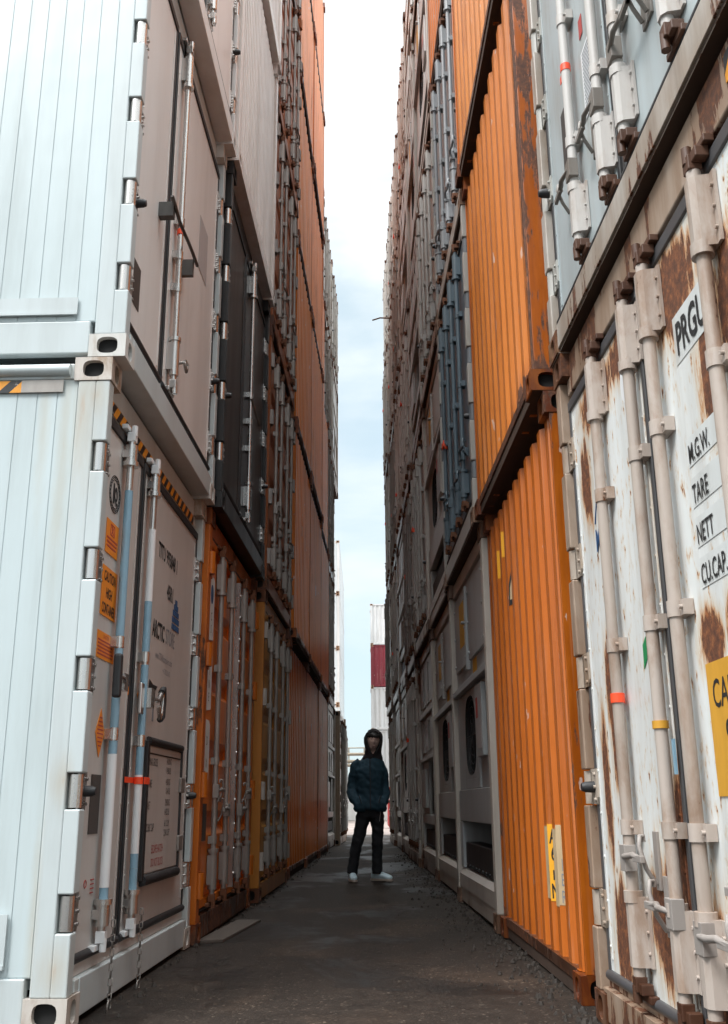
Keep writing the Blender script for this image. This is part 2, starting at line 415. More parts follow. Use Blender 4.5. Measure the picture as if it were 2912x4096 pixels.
def leaf(root, a, b, z0, z1, w, style='flat', mat=None):
    m = MB(); bev = .006
    if style == 'flat':
        m.box(a, b, z0, z1, -.10, w)
        m.box(a + .03, a + .05, z0 + .05, z1 - .05, w, w + .004); m.box(b - .05, b - .03, z0 + .05, z1 - .05, w, w + .004)
        z = z0 + .1
        while z < z1 - .08:
            for x in (a + .04, b - .04): m.tube([(x, z, w + .003), (x, z, w + .007)], .006, 6)
            z += .17
    else:
        m.box(a, b, z0, z1, -.10, w - .045)
        m.box(a, a + .05, z0, z1, w - .0455, w); m.box(b - .05, b, z0, z1, w - .0455, w)
        m.box(a + .0505, b - .0505, z0, z0 + .05, w - .0455, w); m.box(a + .0505, b - .0505, z1 - .05, z1, w - .0455, w)
        m.wave(z0 + .055, z1 - .055, 5, w - .042, w - .006, a + .052, b - .052, True, (.14, .1, .66, .1))
        bev = .0
    o = m.build('door', mat or PAINT, root, bev, 'door')
    return o
def lever(root, u, z, w, length, mat, drop=0.0, wdoor=-.03):
    """door lever on its rod with the retainer that holds its end"""
    m = MB(); s = 1 if length > 0 else -1
    m.box(u - .03, u + .034, z - .05, z + .04, w - .012, w + .03)
    m.tube([(u, z, w + .025), (u + length * .3, z + .004, w + .036), (u + length * .45, z + .01, w + .026), (u + length * .8, z - drop, w + .026)], [.009, .011, .011, .008], 8)
    m.box(min(u + length * .5, u + length * .85), max(u + length * .5, u + length * .85), z - drop - .011, z - drop + .012, w + .018, w + .034)
    k = u + length * .72
    m.box(k - .022, k + .022, z - .10, z + .09, wdoor, wdoor + .01)
    m.tube([(k, z - .08, wdoor + .016), (k + .010, z - .03, w + .008), (k, z + .04, w + .024), (k - .01, z + .075, w + .016), (k - .024, z + .075, w), (k - .024, z + .055, w)], .008, 8)
    return m.build('door_handle', mat, root, .002, 'handle')

def reefer_doors(root, seam=1.22, rods=(.5, .98, 1.46, 1.94), rr=.019, rodmat=None, hinges=(.43, .91, 1.40, 1.89, 2.40), hmat=None, bz=(.75, 1.35, 2.0), mat=None, doormat=None,
                 bulky=False, chamfer=False, levers=True, wd=-.035, wp=.0, wh=-.05, ws=.0, gmat=None, keeper=None, wrod=.005, lev=None, zb=.27, sleeve=(.03, .26, .025), sz=(.02, .17), under=None):
    shell(root, 'reefer', wp, mat, wh=wh, ws=ws, hz=.20, seg=list(hinges), sill_z=sz, under=under)
    z0, z1 = zb, 2.62
    lv = [(.125, seam - .035), (seam + .035, WID - .125)]
    for a, b in lv: leaf(root, a, b, z0 - .02, z1, wd, 'flat', doormat or mat)
    gaskets(root, lv, z0 - .04, z1 + .03, wd + .006, gmat or RUBBER)
    MB().box(.107, WID - .107, sz[1] + .001, z0 - .035, -.12, ws - .03).build('threshold', mat or PAINT, root, .004, 'frame')
    for u in rods:
        rd = lock_rod(root, u, wrod, rr, z0 + .05, 2.62, rodmat or STEEL, bz, sleeve, bulky=bulky, wdoor=wd, guide_mat=rodmat or STEEL, keeper=keeper)
    for i, z in enumerate(hinges):
        hinge(root, .036, z, False, hmat or STEEL, -.033, wd, .135, .09, i == 1, chamfer)
        hinge(root, WID - .036, z, True, hmat or STEEL, -.033, wd, .135, .09, i == 1, chamfer)
    if levers:
        for u, L, z in (lev or ((rods[0], .3, .72), (rods[1], -.3, .6), (rods[-2], .3, .6), (rods[-1], .28, .72))): lever(root, u, z, wrod, L, rodmat or STEEL, wdoor=wd)
def dry_doors(root, mat=None):
    mat = mat or PAINT
    shell(root, 'dry', .0, mat, wh=-.03, ws=0, hz=.16, sill_z=(.02, .16), under=GRIMY)
    lv = [(.11, 1.2), (1.238, WID - .11)]
    for a, b in lv: leaf(root, a, b, .2, 2.7, -.012, 'corr', mat)
    gaskets(root, lv, .175, 2.72, -.02, RUBBER, .03, .03, .03)
    for u in (.42, .90, 1.54, 2.02):
        lock_rod(root, u, .022, .019, .27, 2.63, GALV, (.62, 1.15, 1.80), wdoor=-.012, guide_mat=GALV, keeper=RUSTY)
    for u, L, z in ((.42, .3, .95), (.90, -.3, .82), (1.54, .3, .82), (2.02, -.3, .95)): lever(root, u, z, .022, L, GALV, wdoor=-.012)
    for z in (.35, .98, 1.85, 2.5):
        hinge(root, .05, z, False, mat, .006, -.012, .16, .08); hinge(root, WID - .05, z, True, mat, .006, -.012, .16, .08)
def blind_end(root, mat=None, n=NR, duty=(.26, .2, .34, .2)):
    mat = mat or PAINT_ORANGE
    shell(root, 'dry', .0, mat, wh=-.11, ws=-.012, hz=.10, sill_z=(.07, .125), under=GRIMY, pw=.02)
    m = MB().wave(.022, WID - .022, n, -.078, -.026, .12, H - .095, False, duty)
    m.build('end_wall', mat, root, 0, 'door')
    g = MB()
    for u in (.36, .62, WID - .62, WID - .36): g.prism([(u - .06, .085), (u + .06, .085), (u + .012, -.0), (u - .012, -.0)], -.09, -.05)
    g.box(.17, WID - .17, .03, .084, -.5, -.4)
    g.build('gusset', mat, root, 0, 'frame')
def ribbed_end(root, mat=None):
    mat = mat or PAINT_GLOSS
    shell(root, 'reefer', .01, mat, wh=-.04, ws=.01, hz=.16)
    m = MB().box(.107, WID - .107, .172, H - .161, -.10, -.03)
    u = .16
    while u < WID - .14:
        m.box(u, u + .04, .2, H - .19, -.03, -.008); u += .094
    m.build('end_wall', mat, root, .003, 'door')
def machine_end(root, v=0):
    mat = PAINT
    shell(root, 'reefer', .0, mat, wh=-.03, ws=-.02, hz=.14, sill_z=(.02, .14), under=GRIMY)
    m = MB()
    if v == 0:
        m.box(.12, WID - .12, 1.86, 2.74, -.10, -.05)
        m.box(.12, WID - .12, 1.80, 1.855, -.12, .0)                       # ledge
        for u0, u1 in ((.22, 1.06), (1.2, 2.2)):                           # access hatches
            m.box(u0, u1, 2.02, 2.66, -.05, -.03)
            for uu in (u0 + .05, u1 - .05):
                for zz in (2.08, 2.34, 2.6): m.tube([(uu, zz, -.03), (uu, zz, -.018)], .014, 8)
        m.box(1.1, 1.16, 1.95, 2.68, -.05, -.012)
        m.box(1.1, 1.16, 2.35, 2.37, -.012, .02)
        m.box(.12, .61, .97, 1.795, -.10, -.045); m.box(1.39, 1.50, .97, 1.795, -.10, -.045)
        m.box(.615, 1.385, .97, 1.05, -.10, -.045); m.box(.615, 1.385, 1.77, 1.795, -.10, -.045)
        m.dark = True; m.ring((1.0, 1.41, -.045), (1, 0, 0), (0, 1, 0), .385, .36, .345, .33, (0, 0, 1), .14, 36); m.dark = False
        m.box(1.51, 2.3, .97, 1.795, -.10, -.06); m.box(1.54, 1.92, 1.2, 1.76, -.06, -.02)
        m.box(.12, WID - .12, .70, .965, -.10, -.03)
        m.box(.12, .30, .30, .695, -.3, -.03); m.box(WID - .3, WID - .12, .30, .695, -.3, -.03)
    else:
        m.box(.12, WID - .12, 2.05, 2.74, -.10, -.05); m.box(.12, WID - .12, 1.98, 2.045, -.12, -.005)
        m.box(.12, WID - .12, 1.45, 1.975, -.10, -.045); m.box(.12, WID - .12, 1.40, 1.445, -.12, -.005)
        for u0 in (.25, .95, 1.65): m.box(u0, u0 + .5, 2.12, 2.66, -.05, -.028); m.box(u0 + .02, u0 + .46, 1.52, 1.9, -.045, -.025)
        m.box(.12, 1.0, .72, 1.395, -.10, -.05); m.box(1.85, WID - .12, .72, 1.395, -.10, -.05)
        m.box(.2, .9, .8, 1.3, -.05, -.015)
        m.box(.12, WID - .12, .60, .715, -.10, -.03)
        m.box(.12, .24, .25, .595, -.3, -.03); m.box(WID - .24, WID - .12, .25, .595, -.3, -.03)
    m.build('machine_panel', mat, root, .006, 'door', (HOLE,))
    k = MB().box(.106, WID - .106, .14, 2.75, -.46, -.42)
    k.build('machine_recess', HOLE, root)
    if v == 0:
        f = MB()
        for i in range(7):
            a = 2 * PI * i / 7
            f.add([(1.0 + .05 * math.cos(a), 1.41 + .05 * math.sin(a), -.12), (1.0 + .27 * math.cos(a - .25), 1.41 + .27 * math.sin(a - .25), -.10), (1.0 + .28 * math.cos(a + .35), 1.41 + .28 * math.sin(a + .35), -.135), (1.0 + .05 * math.cos(a + .8), 1.41 + .05 * math.sin(a + .8), -.14)], [(0, 1, 2, 3)])
        f.tube([(1.0, 1.41, -.15), (1.0, 1.41, -.095)], .06, 16)
        f.build('fan', HOLE, root)
        g = MB()
        for r in (.1, .17, .24, .30): g.tube([(1.0 + r * math.cos(2 * PI * i / 32), 1.41 + r * math.sin(2 * PI * i / 32), -.06) for i in range(33)], .0035, 5)
        for i in range(6): g.tube([(1.0, 1.41, -.06), (1.0 + .32 * math.cos(PI / 3 * i), 1.41 + .32 * math.sin(PI / 3 * i), -.06)], .004, 5)
        g.build('fan_guard', RUBBER, root)
        MB().prism([(2.10 + .13 * math.cos(2 * PI * i / 24), 1.4 + .24 * math.sin(2 * PI * i / 24)) for i in range(24)], -.058, -.05).build('vent', HOLE, root)
        sticker(root, 'sticker', 1.6, 1.70, 1.5, 1.66, -.0195, REDINK)
        sticker(root, 'sticker', .62, .95, 2.2, 2.6, -.0295, YELLOW)
        sticker(root, 'sticker', 1.3, 1.55, 1.88, 2.01, -.0495, YELLOW)
        sticker(root, 'placard', 1.62, 1.88, 1.26, 1.46, -.0195, GREYST)
    else:
        MB().box(1.05, 1.8, .74, 1.38, -.35, -.2).build('compressor', RUBBER, root)
        sticker(root, 'placard', .3, .7, 2.2, 2.55, -.0275, WHITE)
        sticker(root, 'placard', 1.02, 1.3, 1.58, 1.82, -.0245, WHITE)
    b = MB().box(.305, WID - .305, .30, .52, -.2, -.055)
    for i in range(9): b.tube([(.4 + i * .2, .33, -.055), (.4 + i * .2, .33, -.045)], .012, 6)
    b.build('battery_box', RUBBER, root, .01)
    c = MB(); c.prism([(-.13, .141), (-.012, .141), (-.012, .25), (-.05, .29), (-.13, .298)], .107, WID - .107, (2, 1, 0))
    c.build('lower_panel', mat, root, 0, 'body')

# ------------------------------------------------------------------ where the stacks stand
LA, LB = -1.2791, .0290
RA, RB = 1.0225, -.0154
def place(root, side, yc, tier, pro=0.0, dy=0.0):
    y = yc + dy
    if side == 'L': root.location = (LA + LB * y + pro, y, tier * 2.9); root.rotation_euler = (0, 0, PI - LB + random.uniform(-.006, .006))
    else: root.location = (RA + RB * y - pro, y, tier * 2.9); root.rotation_euler = (0, 0, -RB + random.uniform(-.006, .006))
GRP = {'L': 'containers stacked along the left side of the alley', 'R': 'containers stacked along the right side of the alley'}
ORD = ['first', 'second', 'third', 'fourth', 'fifth', 'sixth', 'seventh', 'eighth', 'ninth']
TIER = ['on the ground', 'one up', 'two up', 'three up', 'four up', 'topmost']
def name_it(root, look, side, si, t):
    sd = 'left' if side == 'L' else 'right'
    lb = '%s, %s, %s stack on the %s' % (look, TIER[t], ORD[si], sd); assert len(lb.split()) <= 16, lb
    tag(root, lb, 'shipping container', GRP[side])
def cols(frame, door=None, rod=None, cast=None, body=None, hinge=None, gasket=(.03, .03, .035, 0), keeper=(.10, .045, .025, .6), handle=None, sill=None):
    door = door or frame; rod = rod or door
    return dict(frame=frame, door=door, rod=rod, cast=cast or frame, body=body or frame, hinge=hinge or rod, gasket=gasket, keeper=keeper, handle=handle or rod, sill=sill or frame)
WHT = (.74, .71, .68, .12)
def new(name='shipping_container'): return empty(name)

# ---- left, nearest stack, ground: white reefer with stickers
def hero_left_ground():
    r = new()
    reefer_doors(r, seam=.82, rods=(.42, .93), rr=.018, rodmat=STEEL, hmat=STEEL, bz=(1.17, 1.60), mat=PAINT_CLEAN, levers=False, gmat=RUBBER, keeper=WHITE, sleeve=(.02, .12, .03))
    global USH
    USH = -.06 * -1
    # film still wrapped round the bars
    rods = [o for o in r.children if o.name.startswith('lock_rod')]
    for o, u, parts in ((rods[0], .36, ((.62, 1.14, FILM), (1.2, 1.57, FILM), (1.63, 2.36, FILM), (.60, 1.10, None))), (rods[1], .87, ((.55, .62, FILM), (.62, 1.0, WHITE), (1.0, 1.14, FILM), (1.2, 1.56, FILM), (1.9, 2.3, WHITE), (1.63, 1.9, FILM)))):
        for z0, z1, m in parts:
            if m: MB().cyl(u, .005, z0, z1, .0205, 14).build('protective_film', m, o)
    MB().cyl(.36, .005, .50, 1.08, .0225, 14).build('protective_film', WHITE, rods[0])
    MB().cyl(.36, .005, .40, .4995, .0205, 14).build('protective_film', FILM, rods[0])
    MB().cyl(.87, .005, .40, .549, .0205, 14).build('protective_film', FILM, rods[1])
    t = MB().box(.865, .955, .955, .99, .034, .038); t.box(.955, .99, .957, .988, .02, .034); t.cyl(.87, .005, .955, .99, .0235, 14); t.box(.70, .90, .96, .988, -.022, -.0205)
    t.build('tape', TAPE, r)
    for u in (.36, .87):                                       # seal chains with rings
        c = MB(); x = u + .05
        for i in range(11):
            z = .36 - i * .03
            if i % 2: c.tube([(x - .008, z, .045), (x - .008, z - .03, .045), (x + .008, z - .03, .045), (x + .008, z, .045), (x - .008, z, .045)], .0028, 5)
            else: c.tube([(x, z, .037), (x, z - .03, .037), (x, z - .03, .053), (x, z, .053), (x, z, .037)], .0028, 5)
        c.tube([(x + .026 * math.cos(2 * PI * i / 16), .008 + .026 * math.sin(2 * PI * i / 16), .045) for i in range(17)], .004, 6)
        c.build('seal_chain', GALV, r)
    # handles with black grips
    h = MB(); h.box(.33, .40, 1.37, 1.45, .0, .05); h.tube([(.34, 1.41, .045), (.27, 1.42, .06), (.20, 1.42, .06)], .012, 8)
    h.build('door_handle', STEEL, r); MB().box(.165, .205, 1.32, 1.52, .035, .075).build('handle_grip', RUBBER, r, .012)
    h = MB(); h.box(.865, .94, 1.34, 1.44, .0, .05); h.tube([(.94, 1.39, .03), (1.02, 1.39, .05), (1.08, 1.43, .05), (1.12, 1.46, .05), (1.135, 1.40, .05), (1.12, 1.31, .05), (1.08, 1.30, .05), (1.04, 1.36, .05)], .013, 8)
    h.build('door_handle', STEEL, r)
    MB().tube([(1.085, 1.44, .05), (1.125, 1.465, .05), (1.14, 1.40, .05), (1.125, 1.31, .05), (1.08, 1.295, .05)], .018, 8).build('handle_grip', RUBBER, r)
    MB().box(.78, .84, 1.30, 1.46, .0, .02).build('latch_plate', STEEL, r, .006)
    wd = -.0335
    # left leaf stickers
    m = MB(); cu, cz = .255, 2.31
    for rr_ in (.072, .092): m.tube([(cu + rr_ * math.cos(2 * PI * i / 28), cz + rr_ * math.sin(2 * PI * i / 28), wd) for i in range(29)], .0025, 5)
    for i in range(26):
        a = 2 * PI * i / 26; m.box(cu + .082 * math.cos(a) - .003, cu + .082 * math.cos(a) + .003, cz + .082 * math.sin(a) - .004, cz + .082 * math.sin(a) + .004, wd, wd + .002)
    m.box(cu - .03, cu - .012, cz - .05, cz + .05, wd, wd + .002); text(m, 'Q', cu - .014, cz - .035, .1, wd + .002, .7, bold=.006)
    m.build('emblem', BLACK, r)
    sticker(r, 'sticker', .15, .355, 2.0, 2.165, wd, ORANGE)
    m = MB(); m.box(.215, .285, 2.095, 2.10, wd + .002, wd + .0035); m.box(.215, .285, 2.145, 2.15, wd + .002, wd + .0035); m.box(.215, .22, 2.1, 2.145, wd + .002, wd + .0035); m.box(.28, .285, 2.1, 2.145, wd + .002, wd + .0035); m.prism([(.23, 2.105), (.237, 2.102), (.27, 2.14), (.263, 2.142)], wd + .002, wd + .0035); m.prism([(.263, 2.102), (.27, 2.105), (.237, 2.142), (.23, 2.14)], wd + .002, wd + .0035)
    for k in range(3): m.box(.165, .34 - .01 * k, 2.072 - .02 * k, 2.08 - .02 * k, wd + .002, wd + .0035)
    m.build('lettering', REDINK, r)
    sticker(r, 'sticker', .135, .385, 1.70, 1.935, wd, ORANGE, 'orange caution sticker with three lines of black capitals')
    m = MB()
    for s_, z in (('CAUTION', 1.867), ('HIGH', 1.79), ('CONTAINER', 1.715)): text(m, s_, .26, z, .068, wd + .003, .62 if len(s_) < 9 else .54, 'CENTER', bold=.0015)
    m.build('lettering', BLACK, r)
    sticker(r, 'sticker', .115, .405, 1.50, 1.625, wd, ORANGE)
    m = text(MB(), 'CAUTION', .26, 1.597, .025, wd + .003, .8, 'CENTER')
    for k in range(5): m.box(.135 + .004 * (k % 2), .385 - .012 * (k % 3), 1.58 - .016 * k, 1.587 - .016 * k, wd + .002, wd + .003)
    m.build('lettering', REDINK, r)
    MB().prism([(.265, 1.06), (.335, 1.17), (.265, 1.28), (.195, 1.17)], wd, wd + .002).build('sticker', ORANGE, r)
    m = MB()
    for k in range(8):
        z = 1.235 - .018 * k; hw = .05 * (1 - abs(z - 1.17) / .11); m.box(.265 - hw, .265 + hw, z, z + .006, wd + .002, wd + .003)
    m.build('lettering', REDINK, r)
    sticker(r, 'plate', .185, .33, .73, .985, wd, DARKPL)
    m = MB()
    for k in range(4): m.box(.275, .275 + .05, .535 - .018 * k, .540 - .018 * k, wd, wd + .002)
    m.tube([(.2 + .016 * math.cos(2 * PI * i / 14), .53 + .016 * math.sin(2 * PI * i / 14) if 0 else .525 + .016 * math.sin(2 * PI * i / 14), wd) for i in range(15)], .002, 4)
    m.build('lettering', REDINK, r)
    # right leaf lettering
    m = MB(); text(m, 'TITU 993848 1', 1.20, 2.24, .125, wd, .66, bold=.003); text(m, '45R1', 1.46, 2.04, .125, wd, .66, bold=.003); m.build('lettering', BLACK, r)
    text(MB(), 'ARCTIC', 1.15, 1.77, .135, wd, .62, bold=.004).build('lettering', BLACK, r)
    m = text(MB(), 'STORE', 1.48, 1.77, .135, wd, .60, bold=.0005); m.build('lettering', GREYINK, r)
    m = MB(); text(m, 'www.TITANcontainers.com', 1.25, 1.655, .06, wd, .62); text(m, '+ 45 70 23 36 03', 1.44, 1.59, .045, wd, .62); m.build('lettering', GREYINK, r)
    m = MB(); cu = 1.72                                               # domed ice-house emblem
    for row, (z, n_, hw) in enumerate(((1.885, 4, .105), (1.93, 4, .10), (1.972, 3, .085), (2.010, 2, .06), (2.042, 1, .03))):
        for k in range(n_):
            a = cu - hw + 2 * hw * k / n_; m.box(a + .003, a + 2 * hw / n_ - .003, z, z + .034, wd, wd + .002)
    m.build('emblem', NAVY, r)
    MB().prism([(1.12, 1.44), (1.14, 1.52), (1.22, 1.50), (1.33, 1.50), (1.25, 1.45)], wd, wd + .002).build('emblem', BLACK, r)
    MB().prism([(1.24, 1.30), (1.27, 1.30), (1.27, 1.40), (1.25, 1.42)], wd, wd + .002).build('emblem', GREYINK, r)
    # escape hatch with its data table
    g = MB(); a, b, z0, z1 = 1.13, 2.03, .47, 1.19
    g.tube([(a + .02, z0, wd + .01), (b - .03, z0, wd + .01)], .028, 10); g.tube([(a + .02, z1, wd + .01), (b - .03, z1, wd + .01)], .022, 10)
    g.box(a - .015, a + .03, z0, z1, wd, wd + .022); g.box(b - .03, b - .008, z0, z1, wd, wd + .022)
    g.build('hatch_gasket', RUBBER, r, .004)
    MB().box(a + .032, b - .032, z0 + .03, z1 - .025, wd, wd + .012).build('escape_hatch', PAINT_CLEAN, r, .006, 'door')
    for z in (.63, .97): MB().box(b - .06, b + .05, z - .045, z + .045, wd + .012, wd + .03).build('hatch_hinge', GALV, r, .006)
    w2 = wd + .0135; m = MB(); m.box(a + .04, b - .05, z1 - .07, z1 - .062, w2, w2 + .001)
    for s_, z, vals in (('MAX. GROSS', 1.06, ('34,000 KG', '74,960 LB')), ('TARE', .945, ('4,600 KG', '10,140 LB')), ('NET', .83, ('29,400 KG', '64,820 LB')), ('CUBIC CAP', .715, ('66.1 CU.M', '2,334 CU.FT'))):
        text(m, s_, a + .06, z, .06, w2, .55)
        for k, v in enumerate(vals): text(m, v, a + .48, z + .02 - .052 * k, .052, w2, .55)
    m.build('lettering', BLACK, r)
    m = MB(); text(m, 'ESCAPE HATCH', a + .2, .60, .062, w2, .62); text(m, 'DO NOT BLOCK', a + .2, .53, .062, w2, .62); m.build('lettering', REDINK, r)
    for zz in (1.41,):
        m = MB(); m.prism([(.70, zz - .025), (.745, zz), (.70, zz + .025)], wd, wd + .002); m.prism([(.885, zz), (.93, zz + .03), (.93, zz - .03)], wd, wd + .002); m.build('sticker', ORANGE, r)
    USH = 0.0
    for o in r.children:
        if o.name.split('.')[0] in ('frame', 'body'): o.data.materials[0] = PAINT_STAINED
    # hazard tape on the header and along the side rail, with the worn patch
    MB().box(.17, WID - .19, 2.70, 2.765, -.0495, -.047).build('hazard_tape', HAZ, r)
    MB().box(-.0025, .0, 2.72, 2.78, -3.2, -.42).build('hazard_tape', HAZ, r)
    MB().box(-.0035, -.0005, 2.72, 2.782, -.42, -.22).build('tape', GALV, r)
    s = MB(); s.tube([(-.004, 2.83, -.19), (-.004, 2.83, -6)], .03, 10); s.box(-.012, .0, .24, .43, -6, -.26); s.box(-.02, .0, .225, .239, -6, -.26)
    s.build('side_rail', PAINT_CLEAN, r, 0, 'frame')
    recolour(r, cols((.53, .59, .605, .10), (.57, .55, .53, .0), cast=(.58, .54, .50, .62), body=(.52, .60, .62, .06)))  # cool sides, warmer doors: sky tint and alley shade painted into the white
    for o in r.children:
        if o.name.startswith('threshold'): o.color = (.56, .53, .50, .05)
    return r
def hero_left_second():
    r = new()
    reefer_doors(r, seam=.83, rods=(1.0,), rr=.017, rodmat=STEEL, hmat=STEEL, bz=(.92, 1.14, 1.37), mat=PAINT_CLEAN, levers=False)
    h = MB(); h.tube([(.56, 1.26, .05), (.64, 1.215, .06), (.76, 1.20, .06), (.98, 1.215, .062), (1.14, 1.24, .055), (1.30, 1.25, .05)], .011, 8); h.box(.60, .65, 1.16, 1.25, -.034, .05); h.box(1.22, 1.255, 1.14, 1.25, -.034, .04)
    h.build('door_handle', DARKST, r)
    m = MB(); m.box(1.0, 1.075, 1.285, 1.32, .024, .027); m.cyl(1.0, .005, 1.285, 1.32, .022, 14)
    m.build('tape', TAPE, r)
    sticker(r, 'plate', .17, .315, .40, .64, -.0335, DARKPL)
    MB().tube([(1.25, .55, -.03), (1.25, .55, .01), (1.27, .50, .02), (1.29, .55, .02), (1.26, .57, .01)], .012, 8).build('ring_bolt', GALV, r)
    sticker(r, 'placard', 1.72, 2.0, 1.5, 1.9, -.0335, GREYST)
    s = MB(); s.box(-.006, .0, .235, .315, -6, -.24); s.box(-.011, .0, .222, .2345, -6, -.24); s.build('side_rail', PAINT_CLEAN, r, 0, 'frame')
    recolour(r, cols((.53, .59, .605, .05), (.74, .725, .71, .10), cast=(.60, .60, .58, .3), body=(.52, .60, .62, .0)))  # doors lightened for stronger light higher up; sky tint painted on the sides
    return r
def hero_left_third():
    r = new()
    reefer_doors(r, seam=1.2, rods=(.62, 1.3), rr=.017, rodmat=STEEL, hmat=STEEL, bz=(.6, 1.2, 1.9), mat=PAINT_CLEAN, levers=False)
    recolour(r, cols((.76, .75, .74, .1), (.80, .78, .77, .15)))  # paler still: the upper tier's stronger light is in the door colour
    return r
# ---- right, nearest stack
PATCH = [(W2 - u, z, ry * .85, rz * .85) for u, z, ry, rz in ((1.70, 2.04, .075, .17), (1.95, 2.2, .14, .2), (1.5, 2.45, .22, .16), (1.0, 2.52, .30, .10), (.55, 2.5, .25, .12), (.98, 2.05, .045, .16), (1.02, 1.55, .03, .1),
        (.50, 1.9, .05, .30), (.42, 1.3, .05, .2), (.48, 1.06, .09, .20), (1.0, 1.02, .035, .14), (1.12, .7, .10, .24), (.92, .45, .20, .22), (.36, .35, .12, .22), (1.6, .35, .4, .24), (2.1, .45, .25, .24), (1.52, 1.30, .09, .1), (1.68, 1.28, .05, .12), (2.2, .8, .1, .3), (1.165, 1.7, .03, 1.1), (.30, 2.2, .08, .2), (.28, .9, .05, .3))]
PAINT_RUSTY = paint('peeling_white_paint', .5, PATCH, stain=(.80, .56, .32), spread=.8, halo_gain=1.0)
def hero_right_ground():
    r = new()
    reefer_doors(r, wh=-.032, seam=1.19, rods=(.66, 1.12, 1.36, 1.86), rr=.0215, rodmat=PAINT_ROD, hmat=PAINT_ROD, bz=(.76, 1.42, 2.02), mat=PAINT, doormat=PAINT_RUSTY, bulky=True, chamfer=True, wrod=.006, zb=.215, sz=(.02, .14), under=GRIMY, gmat=PAINT,
                 lev=((.66, .27, .66), (1.12, -.27, .52), (1.36, .3, .48), (1.86, -.3, .62)))
    wd = -.0335
    m = MB()
    text(m, 'PRGU', 1.50, 2.21, .155, wd + .003, .62, bold=.003); m.build('lettering', BLACK, r)
    m = MB(); text(m, '492 158 7', 1.93, 2.21, .155, wd + .003, .52, bold=.003)
    for s_, z in (('M.G.W.', 1.845), ('TARE', 1.715), ('NETT', 1.59), ('CU.CAP.', 1.465)): text(m, s_, 1.50, z, .085, wd + .003, .62, bold=.0008)
    m.build('lettering', BLACK, r)
    sticker(r, 'sticker', 1.455, 2.2, .86, 1.235, wd, YELLOW, 'yellow height warning sign with worn black letters')
    m = MB(); text(m, 'CAUTION', 1.49, 1.105, .115, wd + .003, .72, bold=.001); text(m, "9'-6\"", 1.56, .985, .115, wd + .003, .72, bold=.003); text(m, 'HIGH', 1.66, .875, .11, wd + .003, .72, bold=.001); m.build('lettering', BLACK, r)
    for z in (1.835, 1.705, 1.58, 1.455): MB().box(1.49, 1.77, z, z + .092, wd, wd + .0004).build('repainted_patch', PAINT, r, 0, 'patch')
    MB().box(1.478, 1.80, 2.185, 2.35, wd, wd + .0004).build('repainted_patch', PAINT, r, 0, 'patch')
    # round ghost of an old emblem, coloured bits
    for u, z, a, b in ((.95, 2.38, .055, .085), (1.03, 1.76, .03, .05)):
        MB().prism([(u + a * math.cos(2 * PI * i / 24), z + b * math.sin(2 * PI * i / 24)) for i in range(24)], wd, wd + .0015).build('emblem', WHITE, r)
    MB().prism([(.885, 1.30), (.925, 1.33), (.93, 1.41), (.89, 1.385)], wd, wd + .0015).build('sticker', GREEN, r)
    sticker(r, 'placard', .985, 1.03, 1.40, 1.50, wd, GREYST)
    sticker(r, 'plate', .455, .585, .83, 1.05, wd, DARKPL)
    sticker(r, 'placard', .52, .60, 1.32, 1.52, wd, GREYST)
    text(MB(), 'MA', .40, 1.86, .13, wd + .003, .7, bold=.004).build('lettering', NAVY, r)
    MB().tube([(.40, 1.98, wd), (.45, 2.08, wd), (.53, 2.13, wd)], .004, 5).build('emblem', NAVY, r)
    m = MB().box(.50, .66, 1.205, 1.24, -.022, -.0205); m.cyl(.66, .006, 1.205, 1.24, .0265, 14); m.build('tape', TAPE, r)
    MB().cyl(1.12, .006, 1.075, 1.10, .0265, 14).build('tape', YELLOW, r)
    MB().box(1.155, 1.17, .93, 1.04, -.02, -.012).build('sticker', FILM, r)
    sticker(r, 'placard', .985, 1.10, .34, .46, wd, CREAM)
    MB().box(2.06, WID - .17, 2.76, 2.85, -.0315, -.029).build('hazard_tape', HAZ, r)
    b = (.46, .37, .30)
    recolour(r, cols((*b, .70), (.76, .79, .79, .37), (.47, .405, .36, .52), (.20, .11, .07, .9), (.5, .45, .4, .5), (.46, .40, .34, .55), (.075, .075, .08, .30), handle=(.33, .30, .28, .3)))
    for o in r.children:
        if o.name.startswith('repainted'): o.color = (.68, .71, .71, .30)
    return r
